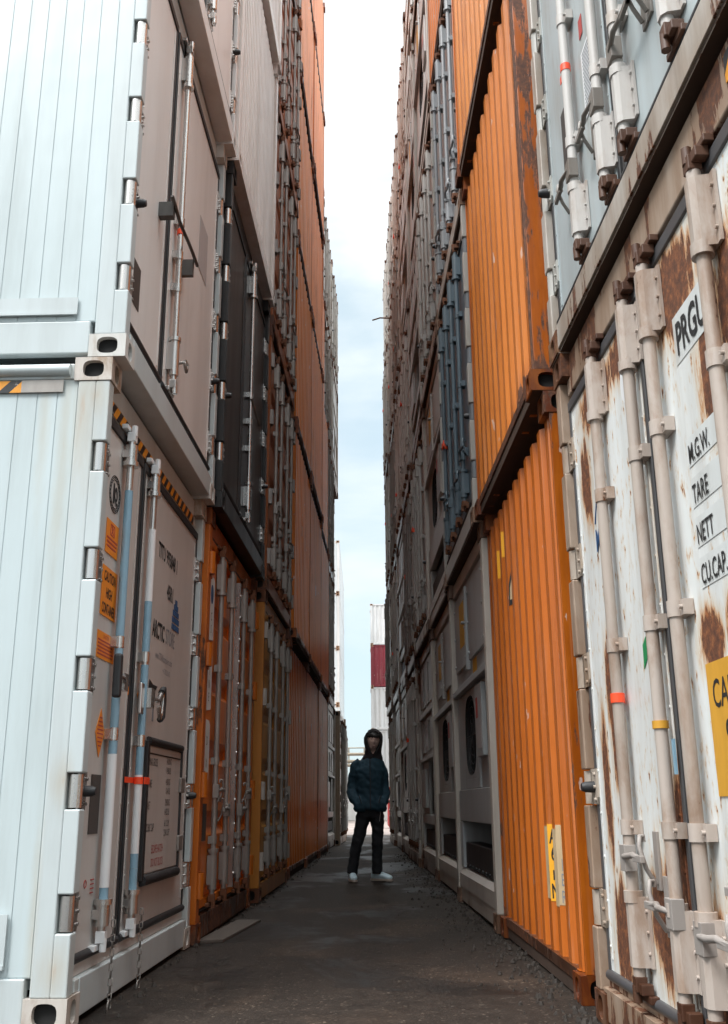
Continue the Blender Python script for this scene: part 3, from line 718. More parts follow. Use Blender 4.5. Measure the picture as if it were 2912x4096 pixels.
def hero_right_second():
    r = new()
    reefer_doors(r, seam=1.19, rods=(.68, 1.10, 1.36, 1.84), rr=.021, rodmat=PAINT_ROD, hmat=PAINT_ROD, bz=(.76, 1.42, 2.02), mat=PAINT, doormat=PAINT, bulky=True, chamfer=True, wrod=.006, zb=.215, sz=(.02, .14), under=GRIMY, gmat=RUBBER,
                 lev=((.68, -.28, .62), (1.10, -.28, .62), (1.36, .3, .62), (1.84, -.3, .62)))
    wd = -.0335
    MB().prism([(.40, .79), (.55, .79), (.55, 1.13), (.40, 1.13)], wd, wd + .002).build('plate', DARKPL, r)
    sticker(r, 'placard', .80, 1.03, .78, 1.12, wd, WHITE)
    m = MB()
    for k in range(16): m.box(.82, 1.0 - .02 * (k * 7 % 4), 1.095 - k * .019, 1.101 - k * .019, wd + .002, wd + .003)
    m.build('lettering', GREYINK, r)
    sticker(r, 'sticker', .80, .85, 1.20, 1.30, wd, REDINK)
    m = MB().cyl(.68, .006, 1.14, 1.175, .0235, 14); m.box(.63, .68, 1.11, 1.145, .018, .021); m.build('tape', TAPE, r)
    MB().prism([(1.5, 1.2), (1.62, 1.3), (1.62, 1.8), (1.5, 1.7)], wd, wd + .002).build('placard', GREYST, r)
    c = (.45, .515, .535)
    recolour(r, cols((.50, .47, .43, .58), (*c, .40), (.55, .53, .51, .36), (.33, .22, .15, .8), (.5, .5, .48, .3), (.46, .46, .43, .42), handle=(.22, .20, .18, .3)))
    return r

# ---- the kinds that repeat: the first of each is used where it is built, later ones are copies
PROTO = {}
def get(kind):
    if kind not in PROTO:
        r = new(); dict(dry=dry_doors, blind=blind_end, rib=ribbed_end, fan=lambda q: machine_end(q, 0), mach=lambda q: machine_end(q, 1),
                        reef=lambda q: reefer_doors(q, mat=PAINT, rodmat=PAINT, hmat=PAINT, keeper=RUSTY, under=GRIMY), blk=lambda q: reefer_doors(q, seam=1.0, rods=(1.25,), rr=.017, levers=False, mat=PAINT_CLEAN, bz=(.9, 1.15, 1.4)))[kind](r)
        PROTO[kind] = r; return r
    return copy_tree(PROTO[kind])

O = lambda k, r: (.57 * k, .150 * k, .0095 * k, r)
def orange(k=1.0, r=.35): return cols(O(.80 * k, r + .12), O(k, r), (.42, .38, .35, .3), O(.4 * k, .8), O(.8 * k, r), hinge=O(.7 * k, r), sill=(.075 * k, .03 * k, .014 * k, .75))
def skylit_orange(k, r, g):  # g paints the upper tiers' sky glow into the door colour
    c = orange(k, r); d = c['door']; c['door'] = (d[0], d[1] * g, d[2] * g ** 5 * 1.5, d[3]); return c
def RO(k, r, g=1.0):
    c = orange(k, r); c['frame'] = O(.85 * k, .62); d = c['door']; c['door'] = (d[0], d[1] * g, d[2] * g * g * 2, d[3]); return c
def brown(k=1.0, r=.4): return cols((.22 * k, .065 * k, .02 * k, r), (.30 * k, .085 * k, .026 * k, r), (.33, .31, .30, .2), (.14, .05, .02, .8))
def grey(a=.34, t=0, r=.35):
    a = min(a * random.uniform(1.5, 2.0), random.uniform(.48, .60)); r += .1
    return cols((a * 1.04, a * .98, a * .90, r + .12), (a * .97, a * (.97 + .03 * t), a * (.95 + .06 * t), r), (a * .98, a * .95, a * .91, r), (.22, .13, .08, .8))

YL = [5.50, 7.98, 10.80, 13.70, 16.15, 18.61, 21.30, 24.0]
YR = [3.17, 5.94, 8.43, 10.90, 13.36, 15.82, 18.28, 20.75, 23.25]
def put(kind, side, si, t, look, c, pro=0., dy=0.):
    r = get(kind) if isinstance(kind, str) else kind()
    if c: recolour(r, c)
    place(r, side, (YL if side == 'L' else YR)[si], t, pro, dy); name_it(r, look, side, si, t)
    return r

put(hero_left_ground, 'L', 0, 0, 'white reefer container with orange stickers', None, -.03)
put(hero_left_second, 'L', 0, 1, 'white reefer container with one steel bar', None, .025)
put(hero_left_third, 'L', 0, 2, 'pale reefer container with two bars', None, .10)
L1A = put('dry', 'L', 1, 0, 'orange container with white placards on its doors', orange(1.25, .42), .0)
BLK = (.014, .013, .013, .0)
L1B = put('blk', 'L', 1, 1, 'black reefer container with one shiny bar', cols(BLK, (.018, .0165, .0165, 0), (.4, .4, .4, 0), BLK, BLK), .07)
put('rib', 'L', 1, 2, 'white container with a fine ribbed end', cols((.76, .71, .68, .15), (.80, .77, .75, .2)), .10)  # white raised to paint in the brighter light at this height
put('rib', 'L', 1, 3, 'white ribbed-end container against the sky', cols((.80, .78, .76, .1), (.82, .81, .80, .1)), .12)  # whitest of the stack, its skylight painted into the colour
put('dry', 'L', 2, 0, 'ochre container with grey locking bars', cols((.46, .18, .03, .45), (.58, .26, .045, .4), (.40, .37, .34, .3), (.2, .07, .02, .8)), .03)
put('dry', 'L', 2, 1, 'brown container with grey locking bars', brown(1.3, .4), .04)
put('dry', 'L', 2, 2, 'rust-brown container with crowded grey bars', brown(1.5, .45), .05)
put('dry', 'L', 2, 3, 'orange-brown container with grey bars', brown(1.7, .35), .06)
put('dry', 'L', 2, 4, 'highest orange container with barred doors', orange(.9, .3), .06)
LO = ['dull orange-brown corrugated container', 'orange-brown corrugated container', 'rust-orange corrugated container', 'warm orange corrugated container', 'orange corrugated container', 'pale orange corrugated container']
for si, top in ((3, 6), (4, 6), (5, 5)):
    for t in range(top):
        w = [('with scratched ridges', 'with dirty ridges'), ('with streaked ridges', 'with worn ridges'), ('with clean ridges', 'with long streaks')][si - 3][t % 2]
        k = (1.1 + .12 * t) * random.uniform(.92, 1.08)  # orange lightened tier by tier, painting in the stronger skylight above
        put('blind', 'L', si, t, LO[t] + ('' if 'ridges' in LO[t] else ' ' + w), skylit_orange(k, random.uniform(.3, .45), 1 + .09 * t), [.0, .05, .05, .05, .05, .04][t] + random.uniform(-.012, .012) - ([0, .02, .05, .12, .17][t] if si == 5 else 0))
for si in (6, 7):
    for t in range(5):
        k = [('reef', 'dark grey container with barred doors', .2), ('reef', 'soot-grey container with barred doors', .24), ('mach', 'grey container with a machinery end', .3), ('reef', 'brownish grey container with barred doors', .3), ('dry', 'weathered brown-grey barred container', .28)][(t + si * 2) % 5]
        if si == 7 and t == 0: k = ('dry', 'tan low-standing barred container', .3)
        put(k[0], 'L', si, t, k[1], cols((.36, .26, .18, .5), (.40, .29, .20, .45), (.36, .3, .26, .3)) if si == 7 and t == 0 else grey(k[2], -1 if t % 2 else 0, .45), ([-.02, -.04, -.08, -.12, -.14] if si == 6 else [.08, -.2, -.2, -.10, -.11])[t])

put(hero_right_ground, 'R', 0, 0, 'rust-streaked white container with a yellow sign', None).scale = (1, 1.05, 1)
put(hero_right_second, 'R', 0, 1, 'pale blue-grey container with a white notice', None, .015).scale = (1, 1.05, 1)
OR1 = put('blind', 'R', 1, 0, 'bright orange corrugated container with lettered strip', RO(1.0, .36), .0)
p = (WID - .044) / NR
def ridge(k): return .022 + p * (k + .33), .022 + p * (k + .67)
def slope(k):                                            # the flank of a ridge that looks back along the alley
    b = ridge(k)[1]; L = math.hypot(p * .2, .052)
    return lambda s_, z, d: P(b + (s_ / L) * p * .2 + d * .052 / L, z, -.026 - (s_ / L) * .052 + d * p * .2 / L)
for k, mt in ((7, AMBER), (8, CREAM)): MB(slope(k)).box(.001, .064, .36, .74, .0006, .002).build('sticker', mt, OR1)
a7, b7 = ridge(7); a8, b8 = ridge(8)
MB().box(a7, b7, .37, .73, -.0255, -.0245).build('sticker', CREAM, OR1); MB().box(a8, b8, .35, .72, -.0255, -.0245).build('sticker', CREAM, OR1)
m2 = MB(slope(7))
for s_, z in (('A', .645), ('6', .56), ('r', .465), ('N', .375)): text(m2, s_, .032, z, .10, .003, .62, 'CENTER', bold=.002)
m2.build('lettering', BLACK, OR1)
m2 = MB(slope(8))
for s_, z in (('I', .52), ('E', .45), ('R', .37)): text(m2, s_, .03, z, .085, .003, .55, 'CENTER')
m2.build('lettering', GREYINK, OR1)
MB(slope(2)).box(.004, .06, 2.46, 2.64, .0006, .002).build('sticker', AMBER, OR1); MB(slope(1)).box(.004, .06, 2.36, 2.56, .0006, .002).build('sticker', AMBER, OR1)
MB(slope(3)).prism([(.002, 2.08), (.062, 2.10), (.062, 2.36), (.03, 2.32), (.006, 2.22)], .0006, .002).build('emblem', BLACK, OR1)
MB(slope(3)).prism([(.014, 2.12), (.062, 2.13), (.062, 2.31), (.036, 2.28), (.016, 2.2)], .0021, .0035).build('emblem', CREAM, OR1)
RUST2 = put('blind', 'R', 1, 1, 'golden orange corrugated container with rusty rails', RO(1.12, .40, 1.2), .06)
RUST3 = r2 = put('blind', 'R', 1, 2, 'orange corrugated container with yellow strip', RO(1.15, .44, 1.35), .10)
MB(slope(6)).box(.008, .05, .55, 1.25, .0006, .002).build('sticker', AMBER, r2)
BG = (.10, .14, .175)
put('fan', 'R', 2, 0, 'grey reefer container with a round fan', cols((.52, .48, .43, .34), (.36, .38, .39, .32), None, (.22, .14, .1, .7), (.5, .46, .42, .2)), .02)
put('reef', 'R', 2, 1, 'slate blue container with pale hinge posts', cols((.42, .41, .38, .3), (*BG, .2), (.105, .145, .175, .15), (.3, .2, .14, .7), hinge=(.18, .2, .22, .2)), .06)
put('reef', 'R', 2, 2, 'blue-grey container with bars catching the light', cols((.42, .41, .38, .35), (.30, .32, .34, .2), (.30, .32, .34, .2), (.3, .2, .14, .7)), .05)
put('blind', 'R', 2, 3, 'orange corrugated container above blue-grey doors', orange(.95, .3), .06)
put('fan', 'R', 3, 0, 'grey reefer container with cream lower rail', cols((.54, .48, .41, .38), (.38, .37, .36, .36), None, (.22, .14, .1, .7), (.52, .46, .4, .2)), .0)
put('fan', 'R', 3, 1, 'brown-grey reefer container with a fan', cols((.48, .43, .38, .38), (.46, .43, .40, .34), None, (.22, .14, .1, .7)), .04)
put('reef', 'R', 3, 2, 'dusty grey container with door bars', grey(.36, 0, .35), .05)
put('fan', 'R', 3, 3, 'white reefer container with a fan', cols((.44, .40, .36, .35), (.55, .54, .53, .2)), .06)
put('reef', 'R', 3, 4, 'light grey container with door bars', grey(.42, 1, .3), .06)
spec = {4: [('mach', 'panelled machine-end container', .36, 0), ('reef', 'slate grey barred container', .24, 1), ('mach', 'pale panelled machine-end container', .46, 0), ('fan', 'worn white fan container', .48, 0), ('mach', 'light-painted machine-end container', .44, 0)],
        5: [('reef', 'dark barred container', .22, 0), ('dry', 'sooty barred container', .2, 0), ('reef', 'dull grey barred container', .28, 1), ('mach', 'off-white machine-end container', .45, 0), ('reef', 'high grey barred container', .36, 0)],
        6: [('fan', 'off-white fan container', .42, 0), ('mach', 'whitish machine-end container', .44, 0), ('reef', 'brown-grey barred container', .26, -1), ('dry', 'rusty barred container', .26, -1), ('reef', 'brownish barred container', .30, -1)],
        7: [('mach', 'grubby machine-end container', .36, 0), ('reef', 'brown-stained barred container', .25, -1), ('dry', 'dark rusty barred container', .22, -1), ('reef', 'brown barred container', .25, -1), ('dry', 'tall-standing rusty barred container', .26, -1)],
        8: [('reef', 'drab barred container', .26, -1), ('dry', 'drab rusty container', .24, -1), ('reef', 'grime-covered barred container', .27, -1), ('reef', 'grey-brown barred container', .28, 0), ('reef', 'slim-looking end container', .30, 0)]}
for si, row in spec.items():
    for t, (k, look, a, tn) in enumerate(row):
        put(k, 'R', si, t, look, grey(a * (1.6 if t > 1 else 1.35), tn, .4), [.02, .04, .03, .02, .0][t] + random.uniform(-.02, .02) + (.04 if si == 8 else 0))  # upper tiers get lighter greys in place of stronger skylight
# red seal tapes on a few far bars
# ---- beyond the alley
def far(kind, loc, rz, label, c, sz=1, group=None):
    r = get(kind); recolour(r, c); r.location = loc; r.rotation_euler = (0, 0, rz); r.scale = (1, 1, sz)
    tag(r, label, 'shipping container', group); return r
BR = cols((.28, .20, .14, .5), (.32, .22, .15, .45), (.3, .26, .22, .3))
far('dry', (-.50, 27.2, 0), PI, 'lone tan container just past the end of the left wall', BR, .96)
for t in range(5):
    far('rib', (-2.44, 50, t * 2.83), PI / 2, '%s in the far white stack left of the opening' % ['pale container on the ground', 'pale blue-white container one up', 'pale container midway up', 'pale container one below the top', 'topmost pale container'][t], cols((.66, .66, .65, .35), (.66, .70, .72, .1), None, (.4, .25, .15, .7)), .975, 'far white stack')
for t, (nm, c) in enumerate((('white container on the ground', (.66, .67, .67, .15)), ('light grey container one up', (.60, .62, .63, .15)), ('ribbed white container under the red one', (.66, .68, .69, .15)), ('crimson container', (.20, .022, .035, .1)), ('topmost white container', (.64, .66, .67, .15)))):
    r = far('blind', (.44, 62.5, t * 2.6), 0, '%s in the far stack right of the opening' % nm, cols(c, c, None, (.45, .3, .2, .6), c), .896, 'far stack right of the opening')
    if nm.startswith('crimson'):
        m = MB(lambda a, b, c_: Vector((a, -1.235, b)))
        text(m, 'S', .95, 1.75, .9, 0, .8); text(m, 'S', .95, .85, .9, 0, .8); m.build('lettering', WHITE, r)

# ---- what single containers carry beyond their kind
r = L1A
for z0, z1 in ((1.97, 2.44), (1.48, 1.90), (1.0, 1.42)):
    MB().prism([(.125, z0 + .03), (.16, z0), (.33, z0 + .02), (.33, z1 - .03), (.29, z1), (.125, z1)], -.016, -.0125).build('placard', PALE, r)
m = MB()
for s_, z in (('C', 2.12), ('S', 2.03), ('A', 1.82), ('I', 1.73), ('N', 1.64), ('E', 1.55), ('D', 1.25), ('X', 1.1)): text(m, s_, .23, z, .085, -.011, .7, 'CENTER')
m.build('lettering', DARKPL, r)
MB().prism([(.23 + .05 * math.cos(2 * PI * i / 20), 2.31 + .07 * math.sin(2 * PI * i / 20)) for i in range(20)], -.0124, -.011).build('emblem', NAVY, r)
sticker(r, 'plate', .16, .30, .62, .86, -.0115, DARKPL)
sv = MB().box(1.262, 1.30, .25, 2.62, -.011, .03)
for i in range(13): sv.tube([(1.281, .35 + i * .18, .03), (1.281, .35 + i * .18, .037)], .012, 8)
sv.build('seam_strip', STEEL, r)
r = L1B
MB().box(1.22, 1.33, 1.28, 1.315, .034, .037).build('tape', TAPE, r)
MB().tube([(.98, 1.26, .05), (1.08, 1.21, .06), (1.25, 1.20, .06), (1.5, 1.22, .05)], .011, 8).build('door_handle', GALV, r)
for o, u, z, w_, h_ in ((0, 1.35, 1.95, .05, .22), (6, 1.1, 1.9, .05, .18), (12, .5, 2.0, .05, .2), (0, 1.75, .55, .055, .55), (7, 1.3, 1.3, .05, .16), (1, 1.0, 1.6, .05, .14)):
    o = [q for q in C.objects if q.parent is None and 'corrugated container' in q.get('label', '') and q['label'].endswith('left')][o]
    pp = (WID - .044) / NR; k_ = int((u - .022) / pp); a_ = .022 + pp * (k_ + .35); sticker(o, 'placard', a_, a_ + pp * .3, z, z + h_, -.0255, PALE)
TB = MB().cyl(.50, .005, 1.3, 1.36, .026, 12); TB.box(.50, .60, 1.3, 1.36, .02, .03); TB.cyl(.50, .005, 1.30, 1.36, .03, 12)
TAPEME = TB.build('tape', TAPE, [o for o in C.objects if o.parent is None and o.get('label', '').startswith('slate blue')][0])
for o in [o for o in C.objects if o.parent is None and 'barred' in o.get('label', '') and o.get('label', '').endswith('right')]:
    t_ = TAPEME.copy(); C.objects.link(t_); t_.parent = o; t_.location.z = random.uniform(-.5, .7)
for o in (RUST2, RUST3):
    for ch in o.children:
        if ch.name.split('.')[0] in ('frame', 'end_wall'): ch.material_slots[0].link = 'OBJECT'; ch.material_slots[0].material = PAINT_ORANGE_RUST
# ------------------------------------------------------------------ ground
def asphalt():
    m, n, l, b = nt('wet_asphalt'); tc = n.new('ShaderNodeTexCoord'); V = tc.outputs['Object']
    big = noise(n, l, scaled(n, l, V, (1, .6, 1)), .9, 6, .6, .4)
    lite = smooth(n, l, noise(n, l, scaled(n, l, V, (1, .8, 1)), 1.3, 4, .5, .2), .50, .66)
    mid = noise(n, l, V, 9, 8, .7)
    vo = n.new('ShaderNodeTexVoronoi'); vo.inputs['Scale'].default_value = 95; l.new(V, vo.inputs['Vector'])
    sepc = n.new('ShaderNodeSeparateColor'); l.new(vo.outputs['Color'], sepc.inputs[0])
    stone = smooth(n, l, sepc.outputs[0], .80, .86)
    base = ramp(n, l, mid, [(.3, (.0155, .0112, .0085)), (.55, (.026, .0194, .0152)), (.75, (.040, .0305, .0242))])
    base = mixc(n, l, mathn(n, l, 'MULTIPLY', stone, .28), base, ramp(n, l, sepc.outputs[1], [(.2, (.03, .025, .021)), (.8, (.10, .078, .06)), (.97, (.28, .23, .18))]))
    base = mixc(n, l, mathn(n, l, 'MULTIPLY', lite, .7), base, mixc(n, l, 1.0, base, (1.9, 1.75, 1.6), 'MULTIPLY'))
    wet = smooth(n, l, big, .50, .60)
    col = mixc(n, l, wet, base, mixc(n, l, 1.0, base, (.50, .48, .46), 'MULTIPLY'))
    sep = n.new('ShaderNodeSeparateXYZ'); l.new(V, sep.inputs[0])
    yard_light = smooth(n, l, sep.outputs[1], 29.5, 31.5)
    col = mixc(n, l, yard_light, col, (.25, .205, .185))  # pale tone past the alley paints in the open sky's light
    l.new(col, b.inputs['Base Color'])
    ro = mathn(n, l, 'SUBTRACT', mathn(n, l, 'ADD', .62, mathn(n, l, 'MULTIPLY', mid, .25)), mathn(n, l, 'MULTIPLY', wet, .30))
    l.new(ro, b.inputs['Roughness']); b.inputs['Specular IOR Level'].default_value = .22
    bp = n.new('ShaderNodeBump'); bp.inputs['Strength'].default_value = .5; bp.inputs['Distance'].default_value = .004
    h = mathn(n, l, 'ADD', mathn(n, l, 'MULTIPLY', vo.outputs['Distance'], -.8), mathn(n, l, 'MULTIPLY', mid, 1.2))
    l.new(h, bp.inputs['Height']); l.new(bp.outputs[0], b.inputs['Normal'])
    return m
g = MB(ID); N = 60
xs = [-900, -120, -30] + [-14 + 28 * i / 40 for i in range(41)] + [30, 120, 900]; ys = [-600, -60, -8] + [0 + i * .8 for i in range(51)] + [60, 120, 400, 1500]
pts = []
for y in ys:
    for x in xs:
        z = mnoise.noise(Vector((x * .8, y * .5, 3))) * .012 - .006 if abs(x) < 1.0 and 0 < y < 40 else -.004
        pts.append((x, y, min(z, .004)))
nx = len(xs)
g.add(pts, [(j * nx + i, j * nx + i + 1, (j + 1) * nx + i + 1, (j + 1) * nx + i) for j in range(len(ys) - 1) for i in range(nx - 1)], True)
tag(g.build('ground', asphalt()), kind='structure')
st = MB(ID).prism([(-1.10, 6.9), (-.93, 6.95), (-.80, 8.1), (-.98, 8.1)], -.01, .012)
tag(st.build('concrete_strip', flat('dusty_concrete', (.085, .068, .056), .85, 0, .4, 9, 1), None, .004), 'short strip of bare concrete on the ground by the orange container doors', 'concrete strip')
gv = MB(ID)
for i in range(1500):
    if i < 1000: y = 4.2 + 14 * random.random() ** 1.3; x = RA + RB * y - abs(random.gauss(.0, .16)) + .04
    elif i < 1250: y = 4.4 + 15 * random.random(); x = LA + LB * y + abs(random.gauss(0, .06)) + .0
    else: y = 4.2 + 10 * random.random(); x = RA + RB * y - abs(random.gauss(.0, .3))
    s = random.choice((.004, .006, .008, .012, .02)) * random.uniform(.6, 1.2) * (1 if i < 1250 else .6)
    a = random.random() * 6.28
    q = [(x + s * random.uniform(.6, 1) * math.cos(a + 2 * PI * k / 5), y + s * random.uniform(.6, 1) * math.sin(a + 2 * PI * k / 5), -.004) for k in range(5)]
    t = [(px + (x - px) * .45, py + (y - py) * .45, s * random.uniform(.5, .9)) for px, py, _ in q]
    gv.add(q + t, [(5, 6, 7, 8, 9)] + [(k, (k + 1) % 5, 5 + (k + 1) % 5, 5 + k) for k in range(5)])
tag(gv.build('gravel', flat('dark_gravel', (.034, .027, .022), .8, 0, .7, 40, 1)), 'loose dark gravel and grit along the container feet', 'gravel', kind='stuff')
lt = MB(ID).prism([(-.39, 3.33), (-.36, 3.31), (-.335, 3.325), (-.34, 3.36), (-.375, 3.365)], .0, .018)
tag(lt.build('paper_scrap', WHITE, None, .004), 'scrap of white paper on the asphalt at the bottom edge', 'litter')
bar = MB(ID).tube([(.27, 21.0, 11.80), (.45, 21.0, 11.86), (.75, 21.0, 11.85)], .018, 8)
tag(bar.build('protruding_bar', RUSTY), 'thin dark bar sticking out of the right wall high against the sky', 'metal bar')
# far end
e = empty('low_wall', (-1.2, 58, 0)); e_ = MB(ID); e_.box(0, 3.6, 0, .25, 0, 1.35)
e_.build('wall_face', PAINT_CLEAN, e, .02).color = (.72, .72, .70, .1)
e_ = MB(ID); e_.box(-.04, 3.64, -.05, .3, 1.352, 1.45); e_.build('coping', PAINT_CLEAN, e, .02).color = (.6, .58, .55, .2)
tag(e, 'low white wall closing off the far end of the alley', 'wall')
e = empty('steel_skip', (.86, 38, 0))
m = MB(ID); m.prism([(0, .12), (.08, 0), (2.2, 0), (2.4, .95), (0, .95)], 0, 1.5, (0, 2, 1)); m.build('tub', PAINT_CLEAN, e, .01).color = (.30, .03, .03, .2)
m = MB(ID); m.box(-.05, 2.45, -.05, 1.55, .95, 1.02)
for k in range(4): m.box(.3 + k * .5, .36 + k * .5, -.04, -.001, .1, .95)
m.build('rim', PAINT_CLEAN, e, .01).color = (.26, .03, .03, .25)
tag(e, 'low red steel skip past the end of the right wall', 'skip')
e = empty('pipe_bridge', (-5, 66, 0))
m = MB(ID)
for z in (3.3, 3.55, 4.0): m.tube([(0, 0, z), (12, 0, z)], .10, 8)
for k in range(13): m.box(k - .04, k + .04, -.05, .05, 3.3, 4.4)
m.tube([(0, 0, 4.4), (12, 0, 4.4)], .04, 6)
m.build('walkway', flat('yellowish_steel', (.30, .25, .19), .7), e)
m = MB(ID)
for x in (.5, 11.5): m.box(x - .15, x + .15, -.2, .2, 0, 3.3)
m.build('leg', GALV, e)
tag(e, 'yellowish pipe bridge crossing behind the person at the far end', 'pipe bridge')

# ------------------------------------------------------------------ person
def loft(bm, rings, n=20):
    """rings: (centre, rx, ry, axis tilt vector) lofted to a closed tube"""
    prev = None; allr = []
    for (c, rx, ry, ax) in rings:
        c = Vector(c); t = Vector(ax).normalized(); x = Vector((1, 0, 0)); x = (x - t * x.dot(t)).normalized(); y = t.cross(x)
        rg = [bm.verts.new(c + x * (rx * math.cos(2 * PI * k / n)) + y * (ry * math.sin(2 * PI * k / n))) for k in range(n)]
        if prev:
            for k in range(n): bm.faces.new((prev[k], prev[(k + 1) % n], rg[(k + 1) % n], rg[k]))
        else: bm.faces.new(rg)
        prev = rg
    bm.faces.new(prev)
def limb(bm, pts, n=16):
    r = []
    for i, (c, a, b) in enumerate(pts):
        p0 = Vector(pts[max(0, i - 1)][0]); p1 = Vector(pts[min(len(pts) - 1, i + 1)][0]); r.append((c, a, b, p1 - p0))
    loft(bm, r, n)
def remesh(name, bm, mat, parent, vox=.012, sm=6, fold=0, fscale=9):
    bmesh.ops.recalc_face_normals(bm, faces=bm.faces)
    me = bpy.data.meshes.new(name); bm.to_mesh(me); bm.free()
    o = bpy.data.objects.new(name, me); sc.collection.objects.link(o)
    a = o.modifiers.new('r', 'REMESH'); a.mode = 'VOXEL'; a.voxel_size = vox; a.use_smooth_shade = True
    b = o.modifiers.new('s', 'SMOOTH'); b.iterations = sm; b.factor = .5
    bpy.context.view_layer.update()
    m2 = bpy.data.meshes.new_from_object(o.evaluated_get(bpy.context.evaluated_depsgraph_get()))
    bpy.data.objects.remove(o); bpy.data.meshes.remove(me); m2.name = name
    if fold:
        ns = [v.normal.copy() for v in m2.vertices]
        for v, nn in zip(m2.vertices, ns):
            q = v.co * fscale; d = mnoise.noise(Vector((q.x * .9, q.y * .9, q.z * 1.5 + q.x * .7))) + .5 * mnoise.noise(q * 2.2)
            v.co += nn * (d * fold)
    m2.materials.clear(); m2.materials.append(mat)
    for p in m2.polygons: p.use_smooth = True
    o = bpy.data.objects.new(name, m2); C.objects.link(o); o.parent = parent
    return o
PX, PY = .05, 12.1
per = empty('person', (PX, PY, 0))
tag(per, 'person standing in the alley, hood up, navy jacket, dark trousers, white trainers, hands in pockets', 'person')
UP = (0, 0, 1)
SKIN = flat('skin', (.78, .54, .46), .5, 0, .12); NAVYC = flat('navy_fabric', (.010, .040, .062), .8, 0, .35, 40, 1)
TROU = flat('black_denim', (.012, .012, .015), .85, 0, .4, 60, 1); HAIR = flat('dark_hair', (.015, .011, .009), .6, 0, .5, 60, .2)
HOODC = flat('dark_hood_fabric', (.026, .021, .022), .85, 0, .35, 50, 1); SHOE = flat('white_leather', (.55, .68, .74), .5, 0, .12); SOLE = flat('shoe_sole', (.45, .36, .30), .7)
hx = .06                                  # head centre
TOR = lambda k: [((.015, 0, .73), .14 * k, .11 * k, UP), ((.015, 0, .80), .148 * k, .118 * k, UP), ((.012, .0, .98), .148 * k, .12 * k, UP), ((.010, -.005, 1.12), .160 * k, .13 * k, UP), ((.014, 0, 1.24), .168 * k, .128 * k, UP), ((.024, .01, 1.315), .155 * k, .108 * k, UP), ((.045, .015, 1.385), .095 * k, .085 * k, UP), ((.055, .01, 1.43), .065 * k, .07 * k, UP)]
def arms(bm, k, z=1.0):
    limb(bm, [((-.10, .015, 1.335), .055 * k, .066 * k), ((-.152, .018, 1.30), .058 * k, .068 * k), ((-.172, .02, 1.22), .062 * k, .070 * k), ((-.193, .035, 1.09), .062 * k, .068 * k), ((-.203, .02, 1.0), .062 * k, .066 * k), ((-.178, -.05, .91), .058 * k, .058 * k), ((-.125, -.085, .86), .052 * k, .05 * k), ((-.09, -.09, .84), .045 * k, .042 * k)])
    limb(bm, [((.13, .015, 1.315), .055 * k, .066 * k), ((.158, .018, 1.265), .058 * k, .068 * k), ((.172, .02, 1.19), .062 * k, .070 * k), ((.182, .035, 1.07), .062 * k, .068 * k), ((.192, .015, .98), .062 * k, .066 * k), ((.185, -.045, .89), .058 * k, .058 * k), ((.16, -.085, .85), .052 * k, .05 * k), ((.14, -.09, .835), .045 * k, .042 * k)])
LEGL = [((-.055, 0, .78), .086, .10), ((-.080, 0, .66), .082, .092), ((-.105, -.01, .55), .072, .08), ((-.140, -.015, .42), .068, .076), ((-.172, .0, .27), .062, .070), ((-.203, .01, .08), .061, .072)]
LEGR = [((.085, 0, .78), .086, .10), ((.098, 0, .66), .082, .092), ((.100, -.01, .55), .072, .08), ((.094, -.015, .42), .068, .076), ((.090, .005, .27), .062, .070), ((.088, .02, .08), .061, .075)]
def head_pts(bm):
    n, m = 28, 22; rows = []
    for j in range(m + 1):
        th = PI * j / m; rg = []
        for i in range(n):
            a = 2 * PI * i / n; x, y, z = math.sin(th) * math.sin(a), -math.sin(th) * math.cos(a), math.cos(th)
            X, Y, Z = x * .076, y * .097, z * .118
            fr = max(0, -y)
            if z < -.1: X *= 1 - .30 * (-z) ** 1.2; Y = Y * (1 - .12 * (-z))                       # jaw
            Y -= .006 * fr * math.exp(-((z + .88) / .2) ** 2) * 2                                  # chin
            Y -= fr * .026 * math.exp(-(x / .16) ** 2) * max(0, math.exp(-((z + .22) / .16) ** 2)) # nose tip
            Y -= fr * .012 * math.exp(-(x / .14) ** 2) * math.exp(-((z - .02) / .2) ** 2)
            for s in (-1, 1): Y += fr * .013 * math.exp(-((x - s * .42) / .2) ** 2) * math.exp(-((z - .06) / .11) ** 2)  # sockets
            Y -= fr * .006 * math.exp(-((z - .24) / .1) ** 2)                                      # brow
            Y -= fr * .008 * math.exp(-(x / .3) ** 2) * (math.exp(-((z + .50) / .05) ** 2) + math.exp(-((z + .62) / .06) ** 2)) # lips
            rg.append(Vector((X, Y, Z)))
        rows.append(rg)
    return rows
HC = Vector((hx, -.035, 1.575))
bm = bmesh.new(); rows = head_pts(bm); RT = Matrix.Rotation(.10, 3, 'Y') @ Matrix.Rotation(.12, 3, 'Z')
vr = [[bm.verts.new(HC + RT @ v) for v in rg] for rg in rows[1:-1]]
for a, b in zip(vr, vr[1:]):
    for i in range(28): bm.faces.new((a[i], a[(i + 1) % 28], b[(i + 1) % 28], b[i]))
bm.faces.new(vr[0]); bm.faces.new(vr[-1])
limb(bm, [((.05, .015, 1.36), .058, .06), ((hx, .01, 1.46), .052, .055), ((hx, .0, 1.54), .05, .055)])
loft(bm, TOR(.82)); arms(bm, .62)
for L in (LEGL, LEGR): limb(bm, [(c, a * .75, b * .75) for c, a, b in L])
for (x, z) in ((-.200, .06), (.088, .06)): limb(bm, [((x, .03, z + .06), .03, .032), ((x + (.01 if x < 0 else .05), -.02, z - .01), .028, .024), ((x + (.02 if x < 0 else .11), -.07 if x < 0 else -.04, z - .03), .02, .014)])
